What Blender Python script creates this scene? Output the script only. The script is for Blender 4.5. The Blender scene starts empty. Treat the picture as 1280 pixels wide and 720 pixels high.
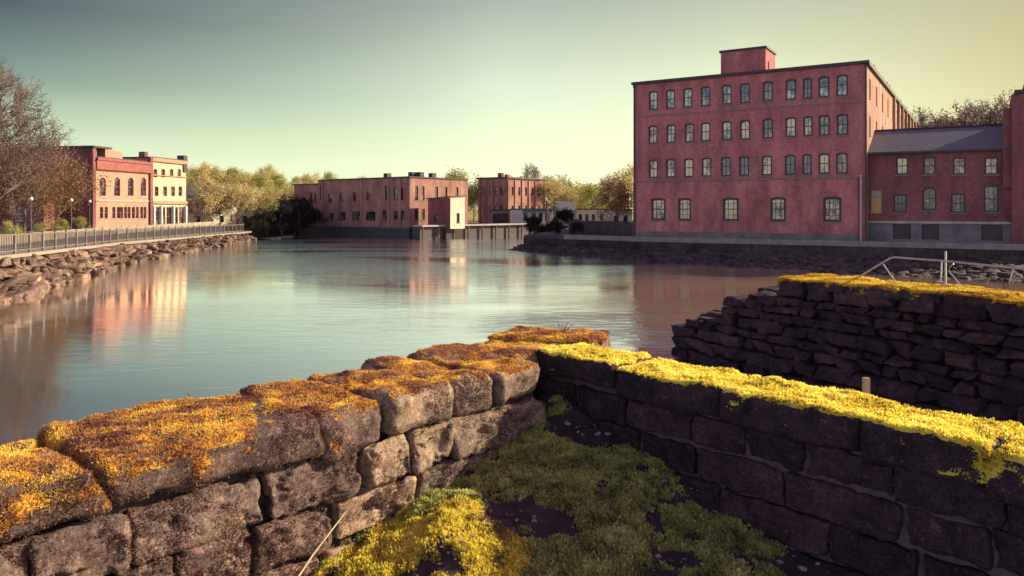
import bpy, math, random
import numpy as np
from mathutils import Vector, Matrix, noise as mnoise

R = math.radians
scene = bpy.context.scene
col = scene.collection
EYE = 4.8          # eye height above the river (river surface is z = 0)
F = 950.0          # focal length in pixels of a 1280 wide picture

# ------------------------------------------------------------------ helpers
def tag(o, label=None, cat=None, group=None, kind=None):
    if label: o['label'] = label
    if cat: o['category'] = cat
    if group: o['group'] = group
    if kind: o['kind'] = kind
    return o

def thing(name, label, cat, loc=(0, 0, 0), rz=0.0, group=None):
    o = bpy.data.objects.new(name, None)
    o.empty_display_size = 0.5
    col.objects.link(o)
    o.location = loc
    o.rotation_euler = (0, 0, rz)
    return tag(o, label, cat, group)

def link(name, me, parent=None, loc=(0, 0, 0), rz=0.0):
    o = bpy.data.objects.new(name, me)
    col.objects.link(o)
    o.parent = parent
    o.location = loc
    o.rotation_euler = (0, 0, rz)
    return o

def dup(root, loc, rz=0.0, label=None, scale=None):
    r = root.copy(); col.objects.link(r)
    r.location = loc; r.rotation_euler = (0, 0, rz)
    if scale is not None: r.scale = scale
    if label: r['label'] = label
    for ch in list(root.children):
        c = ch.copy(); col.objects.link(c); c.parent = r
        for g in list(ch.children):
            d = g.copy(); col.objects.link(d); d.parent = c
    return r

class MB:
    """collects shapes for one mesh"""
    def __init__(s):
        s.v = []; s.f = []
    def add(s, vs, fs):
        n = len(s.v)
        s.v.extend([tuple(p) for p in vs])
        s.f.extend([tuple(i + n for i in f) for f in fs])
        return s
    def box(s, x0, x1, y0, y1, z0, z1):
        return s.add([(x0, y0, z0), (x1, y0, z0), (x1, y1, z0), (x0, y1, z0),
                      (x0, y0, z1), (x1, y0, z1), (x1, y1, z1), (x0, y1, z1)],
                     [(0, 3, 2, 1), (4, 5, 6, 7), (0, 1, 5, 4), (1, 2, 6, 5), (2, 3, 7, 6), (3, 0, 4, 7)])
    def prism(s, pts, z0, z1):
        n = len(pts)
        zs0 = z0 if hasattr(z0, '__len__') else [z0] * n
        zs1 = z1 if hasattr(z1, '__len__') else [z1] * n
        vs = [(p[0], p[1], z) for p, z in zip(pts, zs0)] + [(p[0], p[1], z) for p, z in zip(pts, zs1)]
        fs = [tuple(range(n - 1, -1, -1)), tuple(range(n, 2 * n))]
        fs += [(i, (i + 1) % n, n + (i + 1) % n, n + i) for i in range(n)]
        return s.add(vs, fs)
    def tube(s, pts, rad, sides=6, cap=True):
        pts = [Vector(p) for p in pts]
        if not hasattr(rad, '__len__'): rad = [rad] * len(pts)
        n = len(s.v)
        for i, p in enumerate(pts):
            d = (pts[min(i + 1, len(pts) - 1)] - pts[max(i - 1, 0)])
            if d.length < 1e-9: d = Vector((0, 0, 1))
            d.normalize()
            a = Vector((0, 0, 1)) if abs(d.z) < .9 else Vector((1, 0, 0))
            u = d.cross(a).normalized(); w = d.cross(u)
            for k in range(sides):
                t = 2 * math.pi * k / sides
                s.v.append(tuple(p + (u * math.cos(t) + w * math.sin(t)) * rad[i]))
        for i in range(len(pts) - 1):
            for k in range(sides):
                a = n + i * sides + k; b = n + i * sides + (k + 1) % sides
                s.f.append((a, a + sides, b + sides, b))
        if cap:
            s.f.append(tuple(n + k for k in range(sides)))
            m = n + (len(pts) - 1) * sides
            s.f.append(tuple(m + k for k in range(sides - 1, -1, -1)))
        return s
    def beam(s, a, b, w, h):
        """rectangular bar from a to b"""
        a = Vector(a); b = Vector(b); d = (b - a).normalized()
        up = Vector((0, 0, 1)) if abs(d.z) < .9 else Vector((0, 1, 0))
        u = d.cross(up).normalized() * w / 2; w2 = u.cross(d).normalized() * h / 2
        vs = [a - u - w2, a + u - w2, a + u + w2, a - u + w2, b - u - w2, b + u - w2, b + u + w2, b - u + w2]
        return s.add(vs, [(0, 1, 2, 3), (7, 6, 5, 4), (0, 4, 5, 1), (1, 5, 6, 2), (2, 6, 7, 3), (3, 7, 4, 0)])
    def mesh(s, name, mat, smooth=False):
        me = bpy.data.meshes.new(name)
        me.from_pydata(s.v, [], s.f)
        if mat: me.materials.append(mat)
        if smooth:
            me.polygons.foreach_set('use_smooth', [True] * len(me.polygons))
        me.update()
        return me
    def build(s, name, mat, parent=None, loc=(0, 0, 0), smooth=False):
        return link(name, s.mesh(name, mat, smooth), parent, loc)

def np_mesh(name, V, Fq, mat, smooth=True):
    """V (n,3) array, Fq (m,k) int array"""
    me = bpy.data.meshes.new(name)
    k = Fq.shape[1]
    me.vertices.add(len(V)); me.vertices.foreach_set('co', np.ascontiguousarray(V, dtype=np.float32).ravel())
    me.loops.add(Fq.size); me.loops.foreach_set('vertex_index', np.ascontiguousarray(Fq, dtype=np.int32).ravel())
    me.polygons.add(len(Fq))
    me.polygons.foreach_set('loop_start', np.arange(0, Fq.size, k, dtype=np.int32))
    me.polygons.foreach_set('loop_total', np.full(len(Fq), k, dtype=np.int32))
    me.polygons.foreach_set('use_smooth', np.full(len(Fq), smooth, dtype=bool))
    if mat: me.materials.append(mat)
    me.update(calc_edges=True)
    me.validate()
    return me

# vectorised value noise ------------------------------------------------
def _hash(i, j, k, seed):
    i = i.astype(np.int64); j = j.astype(np.int64); k = k.astype(np.int64)
    h = (i * 374761393 + j * 668265263 + k * 2147483647 + seed * 974634777) & 0xffffffff
    h = ((h ^ (h >> 13)) * 1274126177) & 0xffffffff
    h = ((h ^ (h >> 16)) * 2246822519) & 0xffffffff
    h = h ^ (h >> 15)
    return (h & 0xffffff) / float(0xffffff) * 2 - 1
def vnoise(P, seed=0):
    P = np.asarray(P, dtype=np.float64)
    I = np.floor(P); t = P - I; t = t * t * t * (t * (t * 6 - 15) + 10)
    x, y, z = I[:, 0], I[:, 1], I[:, 2]; tx, ty, tz = t[:, 0], t[:, 1], t[:, 2]
    r = 0
    for a in (0, 1):
        for b in (0, 1):
            for c in (0, 1):
                w = (tx if a else 1 - tx) * (ty if b else 1 - ty) * (tz if c else 1 - tz)
                r = r + w * _hash(x + a, y + b, z + c, seed)
    return r
def fbm(P, octs=4, seed=0, gain=.55):
    P = np.asarray(P, dtype=np.float64); r = 0; a = 1; tot = 0
    for o in range(octs):
        r = r + a * vnoise(P * (2.03 ** o) + 17.3 * o, seed + o); tot += a; a *= gain
    return r / tot

# stones ------------------------------------------------------------------
_tpl = {}
def cube_tpl(n):
    if n in _tpl: return _tpl[n]
    idx = {}; V = []; Fc = []
    def vid(p):
        k = tuple(np.round(p, 6))
        if k not in idx: idx[k] = len(V); V.append(p)
        return idx[k]
    for ax in range(3):
        for sg in (-1, 1):
            u, w = (ax + 1) % 3, (ax + 2) % 3
            for i in range(n):
                for j in range(n):
                    q = []
                    for di, dj in ((0, 0), (1, 0), (1, 1), (0, 1)):
                        p = [0, 0, 0]; p[ax] = float(sg)
                        p[u] = -1 + 2 * (i + di) / n; p[w] = -1 + 2 * (j + dj) / n
                        q.append(vid(tuple(p)))
                    Fc.append(q if sg > 0 else q[::-1])
    _tpl[n] = (np.array(V, dtype=np.float64), np.array(Fc))
    return _tpl[n]

def stone(c, h, axes, n=8, r=.3, amp=.02, freq=6.0, seed=0, wob=.05, octs=4):
    """rounded, roughened block. c centre, h half sizes, axes 3x3 rows; returns V, F"""
    V, Fc = cube_tpl(n)
    h = np.array(h, dtype=np.float64)
    rr = r * h.min()
    # concentrate grid lines near the rounded edges
    P = np.sign(V) * (1 - (1 - np.abs(V)) ** 1.25)
    q = P * h
    inner = np.clip(q, -(h - rr), (h - rr))
    d = q - inner
    L = np.linalg.norm(d, axis=1, keepdims=True); d = d / np.maximum(L, 1e-9)
    q = inner + d * rr
    # big uneven taper so that no block is a perfect box
    rng = np.random.RandomState(seed % 2**31)
    k = rng.uniform(-wob, wob, 9)
    un = q / h
    q = q + h * np.stack([k[0] * un[:, 1] + k[1] * un[:, 2] + k[2] * un[:, 1] * un[:, 2],
                          k[3] * un[:, 0] + k[4] * un[:, 2] + k[5] * un[:, 0] * un[:, 2],
                          k[6] * un[:, 0] + k[7] * un[:, 1] + k[8] * un[:, 0] * un[:, 1]], 1)
    A = np.array(axes, dtype=np.float64)
    W = q @ A + np.array(c)
    D = d @ A
    W = W + D * (amp * 2.0 * fbm(W * freq, octs, seed))[:, None]
    if 10 <= n < 36:      # chips and spalls knocked off the faces and arrises
        ch = fbm(W * freq * 1.7, 3, seed + 9)
        W = W - D * (amp * (.9 if n > 28 else .45) * np.clip((ch - .12) / .10, 0, 1))[:, None]
    return W, Fc

def merge(lst):
    Vs = []; Fs = []; n = 0
    for V, Fc in lst:
        Vs.append(V); Fs.append(Fc + n); n += len(V)
    return np.concatenate(Vs), np.concatenate(Fs)

def face_sample(V, Fc, dens, rng, mask=None):
    """random points on quads/tris; returns P, N"""
    a = V[Fc[:, 0]]; b = V[Fc[:, 1]]; c = V[Fc[:, 2]]; d = V[Fc[:, -1]]
    nrm = np.cross(c - a, d - b) if Fc.shape[1] == 4 else np.cross(b - a, c - a)
    ar = np.linalg.norm(nrm, axis=1) / 2
    N = nrm / np.maximum(2 * ar, 1e-12)[:, None]
    cnt = rng.poisson(ar * dens)
    i = np.repeat(np.arange(len(Fc)), cnt)
    u = rng.rand(len(i), 1); w = rng.rand(len(i), 1)
    P = (a[i] * (1 - u) + b[i] * u) * (1 - w) + (d[i] * (1 - u) + c[i] * u) * w
    N = N[i]
    if mask is not None:
        keep = rng.rand(len(P)) < mask(P, N)
        P = P[keep]; N = N[keep]
    return P, N

def blades(P, N, rng, size=.010, k=3, spread=.8, up=.35, wf=.45):
    """small tufts of k pointed blades at each point -> V, F(tri)"""
    n = len(P)
    P = np.repeat(P, k, 0); N = np.repeat(N, k, 0)
    N = N + np.array([0, 0, up])
    rnd = rng.normal(size=P.shape)
    D = N + rnd * spread; D /= np.linalg.norm(D, axis=1, keepdims=True)
    S = np.cross(D, rng.normal(size=P.shape)); S /= np.maximum(np.linalg.norm(S, axis=1, keepdims=True), 1e-9)
    sz = size * rng.uniform(.5, 1.4, (len(P), 1))
    o = P + rnd * size * .4 - N * size * .2
    V = np.concatenate([o - S * sz * wf, o + S * sz * wf, o + D * sz], 0)
    m = len(P)
    Fc = np.stack([np.arange(m), np.arange(m) + m, np.arange(m) + 2 * m], 1)
    return V, Fc

# ------------------------------------------------------------------ materials
def nmat(name):
    m = bpy.data.materials.new(name); m.use_nodes = True
    nt = m.node_tree
    return m, nt, nt.nodes['Principled BSDF']
def N_(nt, t, **kw):
    n = nt.nodes.new(t)
    for k, v in kw.items(): setattr(n, k, v)
    return n
def ramp(nt, stops, interp='LINEAR'):
    r = nt.nodes.new('ShaderNodeValToRGB'); r.color_ramp.interpolation = interp
    el = r.color_ramp.elements
    while len(el) < len(stops): el.new(.5)
    for e, (p, c) in zip(el, stops):
        e.position = p; e.color = (c[0], c[1], c[2], 1)
    return r
def mixc(nt, fac, a, b, mode='MIX'):
    n = nt.nodes.new('ShaderNodeMix'); n.data_type = 'RGBA'; n.blend_type = mode
    L = nt.links
    if hasattr(fac, 'node'): L.new(fac, n.inputs[0])
    else: n.inputs[0].default_value = fac
    for i, s in ((6, a), (7, b)):
        if hasattr(s, 'node'): L.new(s, n.inputs[i])
        else: n.inputs[i].default_value = (s[0], s[1], s[2], 1)
    return n.outputs[2]
def coord(nt, scale=(1, 1, 1), kind='pos', rot=(0, 0, 0)):
    mp = nt.nodes.new('ShaderNodeMapping'); mp.inputs['Scale'].default_value = scale
    mp.inputs['Rotation'].default_value = rot
    if kind == 'pos':
        g = nt.nodes.new('ShaderNodeNewGeometry'); nt.links.new(g.outputs['Position'], mp.inputs[0])
    else:
        g = nt.nodes.new('ShaderNodeTexCoord'); nt.links.new(g.outputs['Object'], mp.inputs[0])
    return mp.outputs[0]
def noise(nt, vec, scale, detail=4, rough=.55, dist=0):
    n = nt.nodes.new('ShaderNodeTexNoise'); n.inputs['Scale'].default_value = scale
    n.inputs['Detail'].default_value = detail; n.inputs['Roughness'].default_value = rough
    n.inputs['Distortion'].default_value = dist
    nt.links.new(vec, n.inputs['Vector']); return n.outputs['Fac']
def bump(nt, bs, h, strength=.5, dist=.02):
    b = nt.nodes.new('ShaderNodeBump'); b.inputs['Strength'].default_value = strength
    b.inputs['Distance'].default_value = dist
    nt.links.new(h, b.inputs['Height']); nt.links.new(b.outputs[0], bs.inputs['Normal'])

def simple(name, c, rough=.8, var=.25, scale=3.0, metal=0.0, bumpd=0.0, bscale=20, kind='pos', squash=(1, 1, 1), c2=None):
    m, nt, bs = nmat(name)
    v = coord(nt, squash, kind)
    f = noise(nt, v, scale, 5, .6)
    a = [x * (1 - var) for x in c]; b = [min(1, x * (1 + var)) for x in (c2 or c)]
    r = ramp(nt, [(.3, a), (.7, b)]); nt.links.new(f, r.inputs[0])
    nt.links.new(r.outputs[0], bs.inputs['Base Color'])
    bs.inputs['Roughness'].default_value = rough; bs.inputs['Metallic'].default_value = metal
    if bumpd: bump(nt, bs, noise(nt, v, bscale, 4), .6, bumpd)
    return m

def stone_mat(name, c_lo, c_hi, lichen, lich_amt=.5, scale=1.0, bd=.012):
    m, nt, bs = nmat(name)
    v = coord(nt)
    big = noise(nt, v, 2.2 * scale, 3, .6)
    mid = noise(nt, v, 9 * scale, 6, .7)
    fine = noise(nt, v, 70 * scale, 3, .75)
    r1 = ramp(nt, [(.32, c_lo), (.68, c_hi)]); nt.links.new(mid, r1.inputs[0])
    r2 = ramp(nt, [(.3, (.5, .47, .5)), (.7, (1.3, 1.25, 1.2))]); nt.links.new(big, r2.inputs[0])
    c = mixc(nt, 1.0, r1.outputs[0], r2.outputs[0], 'MULTIPLY')
    r3 = ramp(nt, [(.36, (.35, .33, .36)), (.62, (1.35, 1.3, 1.25))]); nt.links.new(fine, r3.inputs[0])
    c = mixc(nt, .85, c, r3.outputs[0], 'MULTIPLY')
    gi = nt.nodes.new('ShaderNodeNewGeometry')
    ri = ramp(nt, [(0, (.6, .58, .64)), (.5, (1, .98, 1.0)), (.93, (1.4, 1.3, 1.22)), (1, (2.4, 2.2, 1.9))]); nt.links.new(gi.outputs['Random Per Island'], ri.inputs[0])
    c = mixc(nt, 1.0, c, ri.outputs[0], 'MULTIPLY')
    ln = noise(nt, v, 26 * scale, 5, .8)
    ls = ramp(nt, [(.60 - .1 * lich_amt, (0, 0, 0)), (.68 - .08 * lich_amt, (1, 1, 1))]); nt.links.new(ln, ls.inputs[0])
    lf = nt.nodes.new('ShaderNodeMath'); lf.operation = 'MULTIPLY'; lf.inputs[1].default_value = lich_amt
    nt.links.new(ls.outputs[0], lf.inputs[0])
    c = mixc(nt, lf.outputs[0], c, lichen)
    nt.links.new(c, bs.inputs['Base Color'])
    bs.inputs['Roughness'].default_value = .9
    bs.inputs['Specular IOR Level'].default_value = .25
    ad = nt.nodes.new('ShaderNodeMath'); ad.operation = 'MULTIPLY_ADD'; ad.inputs[1].default_value = .5
    nt.links.new(fine, ad.inputs[0]); nt.links.new(mid, ad.inputs[2])
    bump(nt, bs, ad.outputs[0], .9, bd / scale)
    return m

def moss_mat(name, stops, scale=3.5, fine_amt=.5):
    m, nt, bs = nmat(name)
    v = coord(nt)
    f = noise(nt, v, scale, 5, .65, .4)
    g = noise(nt, v, 55, 2, .7)
    ad = nt.nodes.new('ShaderNodeMath'); ad.operation = 'MULTIPLY_ADD'
    ad.inputs[1].default_value = fine_amt; nt.links.new(g, ad.inputs[0])
    su = nt.nodes.new('ShaderNodeMath'); su.operation = 'SUBTRACT'; su.inputs[1].default_value = fine_amt / 2
    nt.links.new(f, su.inputs[0]); nt.links.new(su.outputs[0], ad.inputs[2])
    r = ramp(nt, stops); nt.links.new(ad.outputs[0], r.inputs[0])
    nt.links.new(r.outputs[0], bs.inputs['Base Color'])
    bs.inputs['Roughness'].default_value = .85
    bs.inputs['Specular IOR Level'].default_value = .2
    tr_ = nt.nodes.new('ShaderNodeBsdfTranslucent'); nt.links.new(r.outputs[0], tr_.inputs[0])
    mx_ = nt.nodes.new('ShaderNodeMixShader'); mx_.inputs[0].default_value = .45
    nt.links.new(bs.outputs[0], mx_.inputs[1]); nt.links.new(tr_.outputs[0], mx_.inputs[2])
    nt.links.new(mx_.outputs[0], nt.nodes['Material Output'].inputs[0])
    return m

def brick_mat(name, c1, c2, mortar, bw=.22, bh=.075, stain=.48, kind='obj'):
    m, nt, bs = nmat(name)
    tc = nt.nodes.new('ShaderNodeTexCoord')
    sp = nt.nodes.new('ShaderNodeSeparateXYZ'); nt.links.new(tc.outputs['Object'], sp.inputs[0])
    ad = nt.nodes.new('ShaderNodeMath'); ad.operation = 'ADD'
    nt.links.new(sp.outputs[0], ad.inputs[0]); nt.links.new(sp.outputs[1], ad.inputs[1])
    cb = nt.nodes.new('ShaderNodeCombineXYZ')
    nt.links.new(ad.outputs[0], cb.inputs[0]); nt.links.new(sp.outputs[2], cb.inputs[1])
    br = nt.nodes.new('ShaderNodeTexBrick')
    br.inputs['Scale'].default_value = 1; br.inputs['Brick Width'].default_value = bw
    br.inputs['Row Height'].default_value = bh; br.inputs['Mortar Size'].default_value = .008
    br.inputs['Color1'].default_value = (*c1, 1); br.inputs['Color2'].default_value = (*c2, 1)
    br.inputs['Mortar'].default_value = (*mortar, 1)
    nt.links.new(cb.outputs[0], br.inputs['Vector'])
    v = coord(nt, (1, 1, .35), 'obj')
    f = noise(nt, v, .55, 6, .65)
    r = ramp(nt, [(.3, (1 - stain,) * 3), (.7, (1 + stain * .6,) * 3)]); nt.links.new(f, r.inputs[0])
    c = mixc(nt, 1.0, br.outputs['Color'], r.outputs[0], 'MULTIPLY')
    f2 = noise(nt, coord(nt, (1, 1, 1), 'obj'), 3.0, 5, .7)
    r2 = ramp(nt, [(.35, (.8, .8, .82)), (.65, (1.15, 1.12, 1.1))]); nt.links.new(f2, r2.inputs[0])
    c = mixc(nt, 1.0, c, r2.outputs[0], 'MULTIPLY')
    nt.links.new(c, bs.inputs['Base Color']); bs.inputs['Roughness'].default_value = .9
    bs.inputs['Specular IOR Level'].default_value = .2
    bump(nt, bs, br.outputs['Fac'], .3, -.01)
    return m

def pane_mat(name, dark, light, thr=.5, tint=(.35, .5, .5)):
    """old sashes: grimy glass; blinds, boards, curtains and pale sky reflections put into the colour"""
    m, nt, bs = nmat(name)
    v = coord(nt, (1, 1, .6))
    f = noise(nt, v, 1.1, 3, .6)
    g = noise(nt, v, 4.5, 3, .7)
    r = ramp(nt, [(thr - .1, dark), (thr + .02, tint), (thr + .12, light)]); 
    ad = nt.nodes.new('ShaderNodeMath'); ad.operation = 'MULTIPLY_ADD'; ad.inputs[1].default_value = .7
    nt.links.new(g, ad.inputs[0])
    oi = nt.nodes.new('ShaderNodeObjectInfo'); om = nt.nodes.new('ShaderNodeMath'); om.operation = 'MULTIPLY_ADD'; om.inputs[1].default_value = .26; om.inputs[2].default_value = .20
    nt.links.new(oi.outputs['Random'], om.inputs[0])
    su = nt.nodes.new('ShaderNodeMath'); su.operation = 'SUBTRACT'; nt.links.new(om.outputs[0], su.inputs[1])
    nt.links.new(f, su.inputs[0]); nt.links.new(su.outputs[0], ad.inputs[2])
    nt.links.new(ad.outputs[0], r.inputs[0]); nt.links.new(r.outputs[0], bs.inputs['Base Color'])
    bs.inputs['Roughness'].default_value = .12
    bs.inputs['Coat Weight'].default_value = .25; bs.inputs['Coat Roughness'].default_value = .05
    bump(nt, bs, noise(nt, v, 2.0, 2), .15, .02)
    return m

M = {}
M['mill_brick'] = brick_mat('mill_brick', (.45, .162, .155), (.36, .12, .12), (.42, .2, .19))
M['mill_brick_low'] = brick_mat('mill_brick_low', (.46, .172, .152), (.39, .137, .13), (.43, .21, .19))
M['mill_brick_sunlit'] = brick_mat('mill_brick_sunlit', (.40, .235, .165), (.33, .18, .13), (.40, .28, .22))  # paler yellow mill brick: sunlight on the flank put into the colour
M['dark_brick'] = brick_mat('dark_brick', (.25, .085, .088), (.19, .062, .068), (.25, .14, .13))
M['rust_brick'] = brick_mat('rust_brick', (.37, .185, .145), (.30, .145, .12), (.36, .25, .2))
M['pink_brick'] = brick_mat('pink_brick', (.42, .235, .155), (.37, .20, .14), (.42, .30, .22), stain=.2)
M['cream_brick'] = brick_mat('cream_brick', (.52, .44, .28), (.46, .39, .25), (.5, .44, .32), stain=.2)
M['cream_paint'] = simple('cream_paint', (.52, .46, .33), .7, .12, 1.5)
M['white_paint'] = simple('white_paint', (.60, .59, .50), .6, .1, 1.5)
M['rail_tan'] = simple('rail_tan', (.12, .10, .085), .7, .3, 2)
M['parapet'] = simple('parapet', (.26, .21, .155), .85, .3, .8, bumpd=.01)
M['trim_dark'] = simple('trim_dark', (.05, .035, .04), .7, .3, 2)
M['trim_green'] = simple('trim_green', (.035, .05, .05), .6, .3, 2)
M['trim_red'] = simple('trim_red', (.22, .06, .05), .7, .3, 2)
M['string_stone'] = simple('string_stone', (.20, .14, .13), .85, .25, 2)
M['pale_stone'] = simple('pale_stone', (.36, .32, .28), .85, .25, 1.5)
M['roof_tar'] = simple('roof_tar', (.045, .042, .045), .9, .3, .8)
M['slate'] = simple('slate', (.10, .105, .125), .55, .25, 1.2, squash=(3, 1, 1))
M['concrete'] = simple('concrete', (.22, .20, .18), .9, .25, 1.2, bumpd=.01)
M['foundation'] = simple('foundation', (.15, .14, .145), .9, .35, .8, bumpd=.03, bscale=3)
M['pane'] = pane_mat('pane', (.03, .022, .03), (.60, .52, .27), .50, (.28, .25, .17))
M['pane_teal'] = pane_mat('pane_teal', (.02, .035, .045), (.50, .52, .36), .50, (.13, .20, .19))
M['pane_dark'] = pane_mat('pane_dark', (.02, .02, .03), (.25, .2, .17), .62, (.08, .08, .09))
M['door_ochre'] = simple('door_ochre', (.45, .30, .10), .6, .15, 3)
M['metal'] = simple('metal', (.42, .42, .42), .45, .2, 8, metal=.6)
M['metal_dark'] = simple('metal_dark', (.06, .06, .065), .5, .2, 4, metal=.3)
M['awning'] = simple('awning', (.05, .16, .15), .7, .15, 2)
M['bark'] = simple('bark', (.13, .09, .075), .95, .35, 4, bumpd=.01, bscale=15, squash=(1, 1, .3))
M['bark_pale'] = simple('bark_pale', (.32, .24, .17), .95, .3, 4, bumpd=.01, bscale=15, squash=(1, 1, .3))
def leafm(name, stops, scale=.7):
    m, nt, bs = nmat(name)
    v = coord(nt)
    f = noise(nt, v, scale, 5, .75)
    r = ramp(nt, stops); nt.links.new(f, r.inputs[0])
    nt.links.new(r.outputs[0], bs.inputs['Base Color']); bs.inputs['Roughness'].default_value = .8
    bs.inputs['Specular IOR Level'].default_value = .15
    if name != 'litter':
        t_ = nt.nodes.new('ShaderNodeBsdfTranslucent'); nt.links.new(r.outputs[0], t_.inputs[0])
        x_ = nt.nodes.new('ShaderNodeMixShader'); x_.inputs[0].default_value = .35
        nt.links.new(bs.outputs[0], x_.inputs[1]); nt.links.new(t_.outputs[0], x_.inputs[2]); nt.links.new(x_.outputs[0], nt.nodes['Material Output'].inputs[0])
    return m
M['twig_mauve'] = leafm('twig_mauve', [(.3, (.16, .11, .10)), (.7, (.34, .25, .20))])
M['leaf_gold'] = leafm('leaf_gold', [(.3, (.36, .28, .12)), (.55, (.60, .50, .22)), (.75, (.76, .67, .34))])
M['leaf_green'] = leafm('leaf_green', [(.3, (.24, .24, .08)), (.55, (.46, .44, .14)), (.75, (.64, .60, .22))])
M['leaf_copper'] = leafm('leaf_copper', [(.3, (.12, .06, .035)), (.55, (.25, .145, .07)), (.75, (.36, .23, .11))])
M['leaf_orange'] = leafm('leaf_orange', [(.3, (.28, .14, .07)), (.55, (.50, .29, .13)), (.75, (.62, .44, .22))])
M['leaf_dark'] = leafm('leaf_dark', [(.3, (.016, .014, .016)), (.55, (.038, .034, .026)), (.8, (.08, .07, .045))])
M['water'] = None

# ------------------------------------------------------------------ camera, light, sky
cam = bpy.data.cameras.new('camera'); co = bpy.data.objects.new('camera', cam); col.objects.link(co)
co.location = (0, 0, EYE); co.rotation_euler = (R(90), 0, 0)
cam.sensor_width = 36; cam.lens = 36 * F / 1280; cam.shift_y = -98 / 1280
cam.clip_start = .1; cam.clip_end = 6000
scene.camera = co

AZ, EL = 15.0, 24.5     # the sun stands to the right: AZ from +X towards +Y
sd = Vector((math.cos(R(AZ)) * math.cos(R(EL)), math.sin(R(AZ)) * math.cos(R(EL)), math.sin(R(EL))))
sl = bpy.data.lights.new('sun', 'SUN'); sl.energy = 5.0; sl.angle = R(.5); sl.color = (1.0, .87, .60)
so = bpy.data.objects.new('sun', sl); col.objects.link(so)
so.rotation_euler = (-sd).to_track_quat('-Z', 'Y').to_euler()

w = bpy.data.worlds.new('World'); scene.world = w; w.use_nodes = True
nt = w.node_tree; bg = nt.nodes['Background']
sky = nt.nodes.new('ShaderNodeTexSky'); sky.sky_type = 'NISHITA'; sky.sun_disc = False
sky.sun_elevation = R(EL); sky.sun_rotation = R(90 - AZ)
sky.air_density = 1.0; sky.dust_density = 2.0; sky.ozone_density = 1.0
tc = nt.nodes.new('ShaderNodeTexCoord'); sx = nt.nodes.new('ShaderNodeSeparateXYZ')
nt.links.new(tc.outputs['Generated'], sx.inputs[0])
def tint_ramp(stops):
    r_ = ramp(nt, stops + [(.5, (.13, .075, .085)), (1.0, (.12, .07, .09))]); nt.links.new(sx.outputs[2], r_.inputs[0]); return r_.outputs[0]
# air colour over elevation: away from the sun, straight ahead, towards the sun
tL = tint_ramp([(0.004, (0.6436, 0.682, 0.5365)), (0.033, (0.2905, 0.312, 0.261)), (0.065, (0.2115, 0.2141, 0.163)), (0.1, (0.1608, 0.1571, 0.1038)), (0.144, (0.0881, 0.0889, 0.0615)), (0.179, (0.0648, 0.0647, 0.0482)), (0.222, (0.0369, 0.0352, 0.0315))])
tC = tint_ramp([(0.005, (0.5466, 0.6217, 0.5146)), (0.039, (0.2711, 0.2901, 0.2482)), (0.076, (0.2362, 0.228, 0.166)), (0.117, (0.2326, 0.2105, 0.1412)), (0.168, (0.2313, 0.1963, 0.1243)), (0.208, (0.2112, 0.1759, 0.1065)), (0.258, (0.1751, 0.1436, 0.0893))])
tR = tint_ramp([(0.004, (0.1873, 0.2304, 0.1738)), (0.032, (0.1181, 0.1325, 0.0982)), (0.063, (0.1051, 0.1035, 0.0673)), (0.098, (0.1062, 0.093, 0.0534)), (0.141, (0.1046, 0.0858, 0.0464)), (0.174, (0.1027, 0.0823, 0.0409)), (0.217, (0.0992, 0.0792, 0.037))])
def mrange(src, a_, b_):
    n_ = nt.nodes.new('ShaderNodeMapRange'); n_.inputs[1].default_value = a_; n_.inputs[2].default_value = b_
    nt.links.new(src, n_.inputs[0]); return n_.outputs[0]
tt = mixc(nt, mrange(sx.outputs[0], -.56, -.03), tL, tC)
tR = mixc(nt, 1.0, tR, (.84, .86, .92), 'MULTIPLY')
tM = mixc(nt, .42, tC, tR); tM = mixc(nt, 1.0, tM, (1.10, 1.12, 1.08), 'MULTIPLY')
tt = mixc(nt, mrange(sx.outputs[0], 0, .28), tt, tM)
tt = mixc(nt, mrange(sx.outputs[0], .28, .56), tt, tR)
tb = mixc(nt, 1.0, tC, (1.5, 1.28, 1.85), 'MULTIPLY')      # unseen sky brightened and tinted mauve behind the viewer, added to fill shade
tt = mixc(nt, mrange(sx.outputs[1], .25, -.35), tt, tb)
tt = mixc(nt, 1.0, tt, (4.7, 4.7, 4.7), 'MULTIPLY')
c = mixc(nt, 1.0, sky.outputs[0], tt, 'MULTIPLY')
nt.links.new(c, bg.inputs['Color']); bg.inputs['Strength'].default_value = .15

scene.view_settings.view_transform = 'Standard'; scene.view_settings.look = 'None'
scene.view_settings.gamma = 1; scene.view_settings.exposure = 0.8

# ------------------------------------------------------------------ ground, water, banks
def sheet(name, mat, z, ext=3000, kind='structure'):
    o = MB().add([(-ext, -ext, z), (ext, -ext, z), (ext, ext, z), (-ext, ext, z)], [(0, 1, 2, 3)]).build(name, mat)
    return tag(o, kind=kind)
m_ground = simple('ground_soil', (.13, .10, .06), .95, .3, .05)
g = sheet('ground', m_ground, -1.2)

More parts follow.
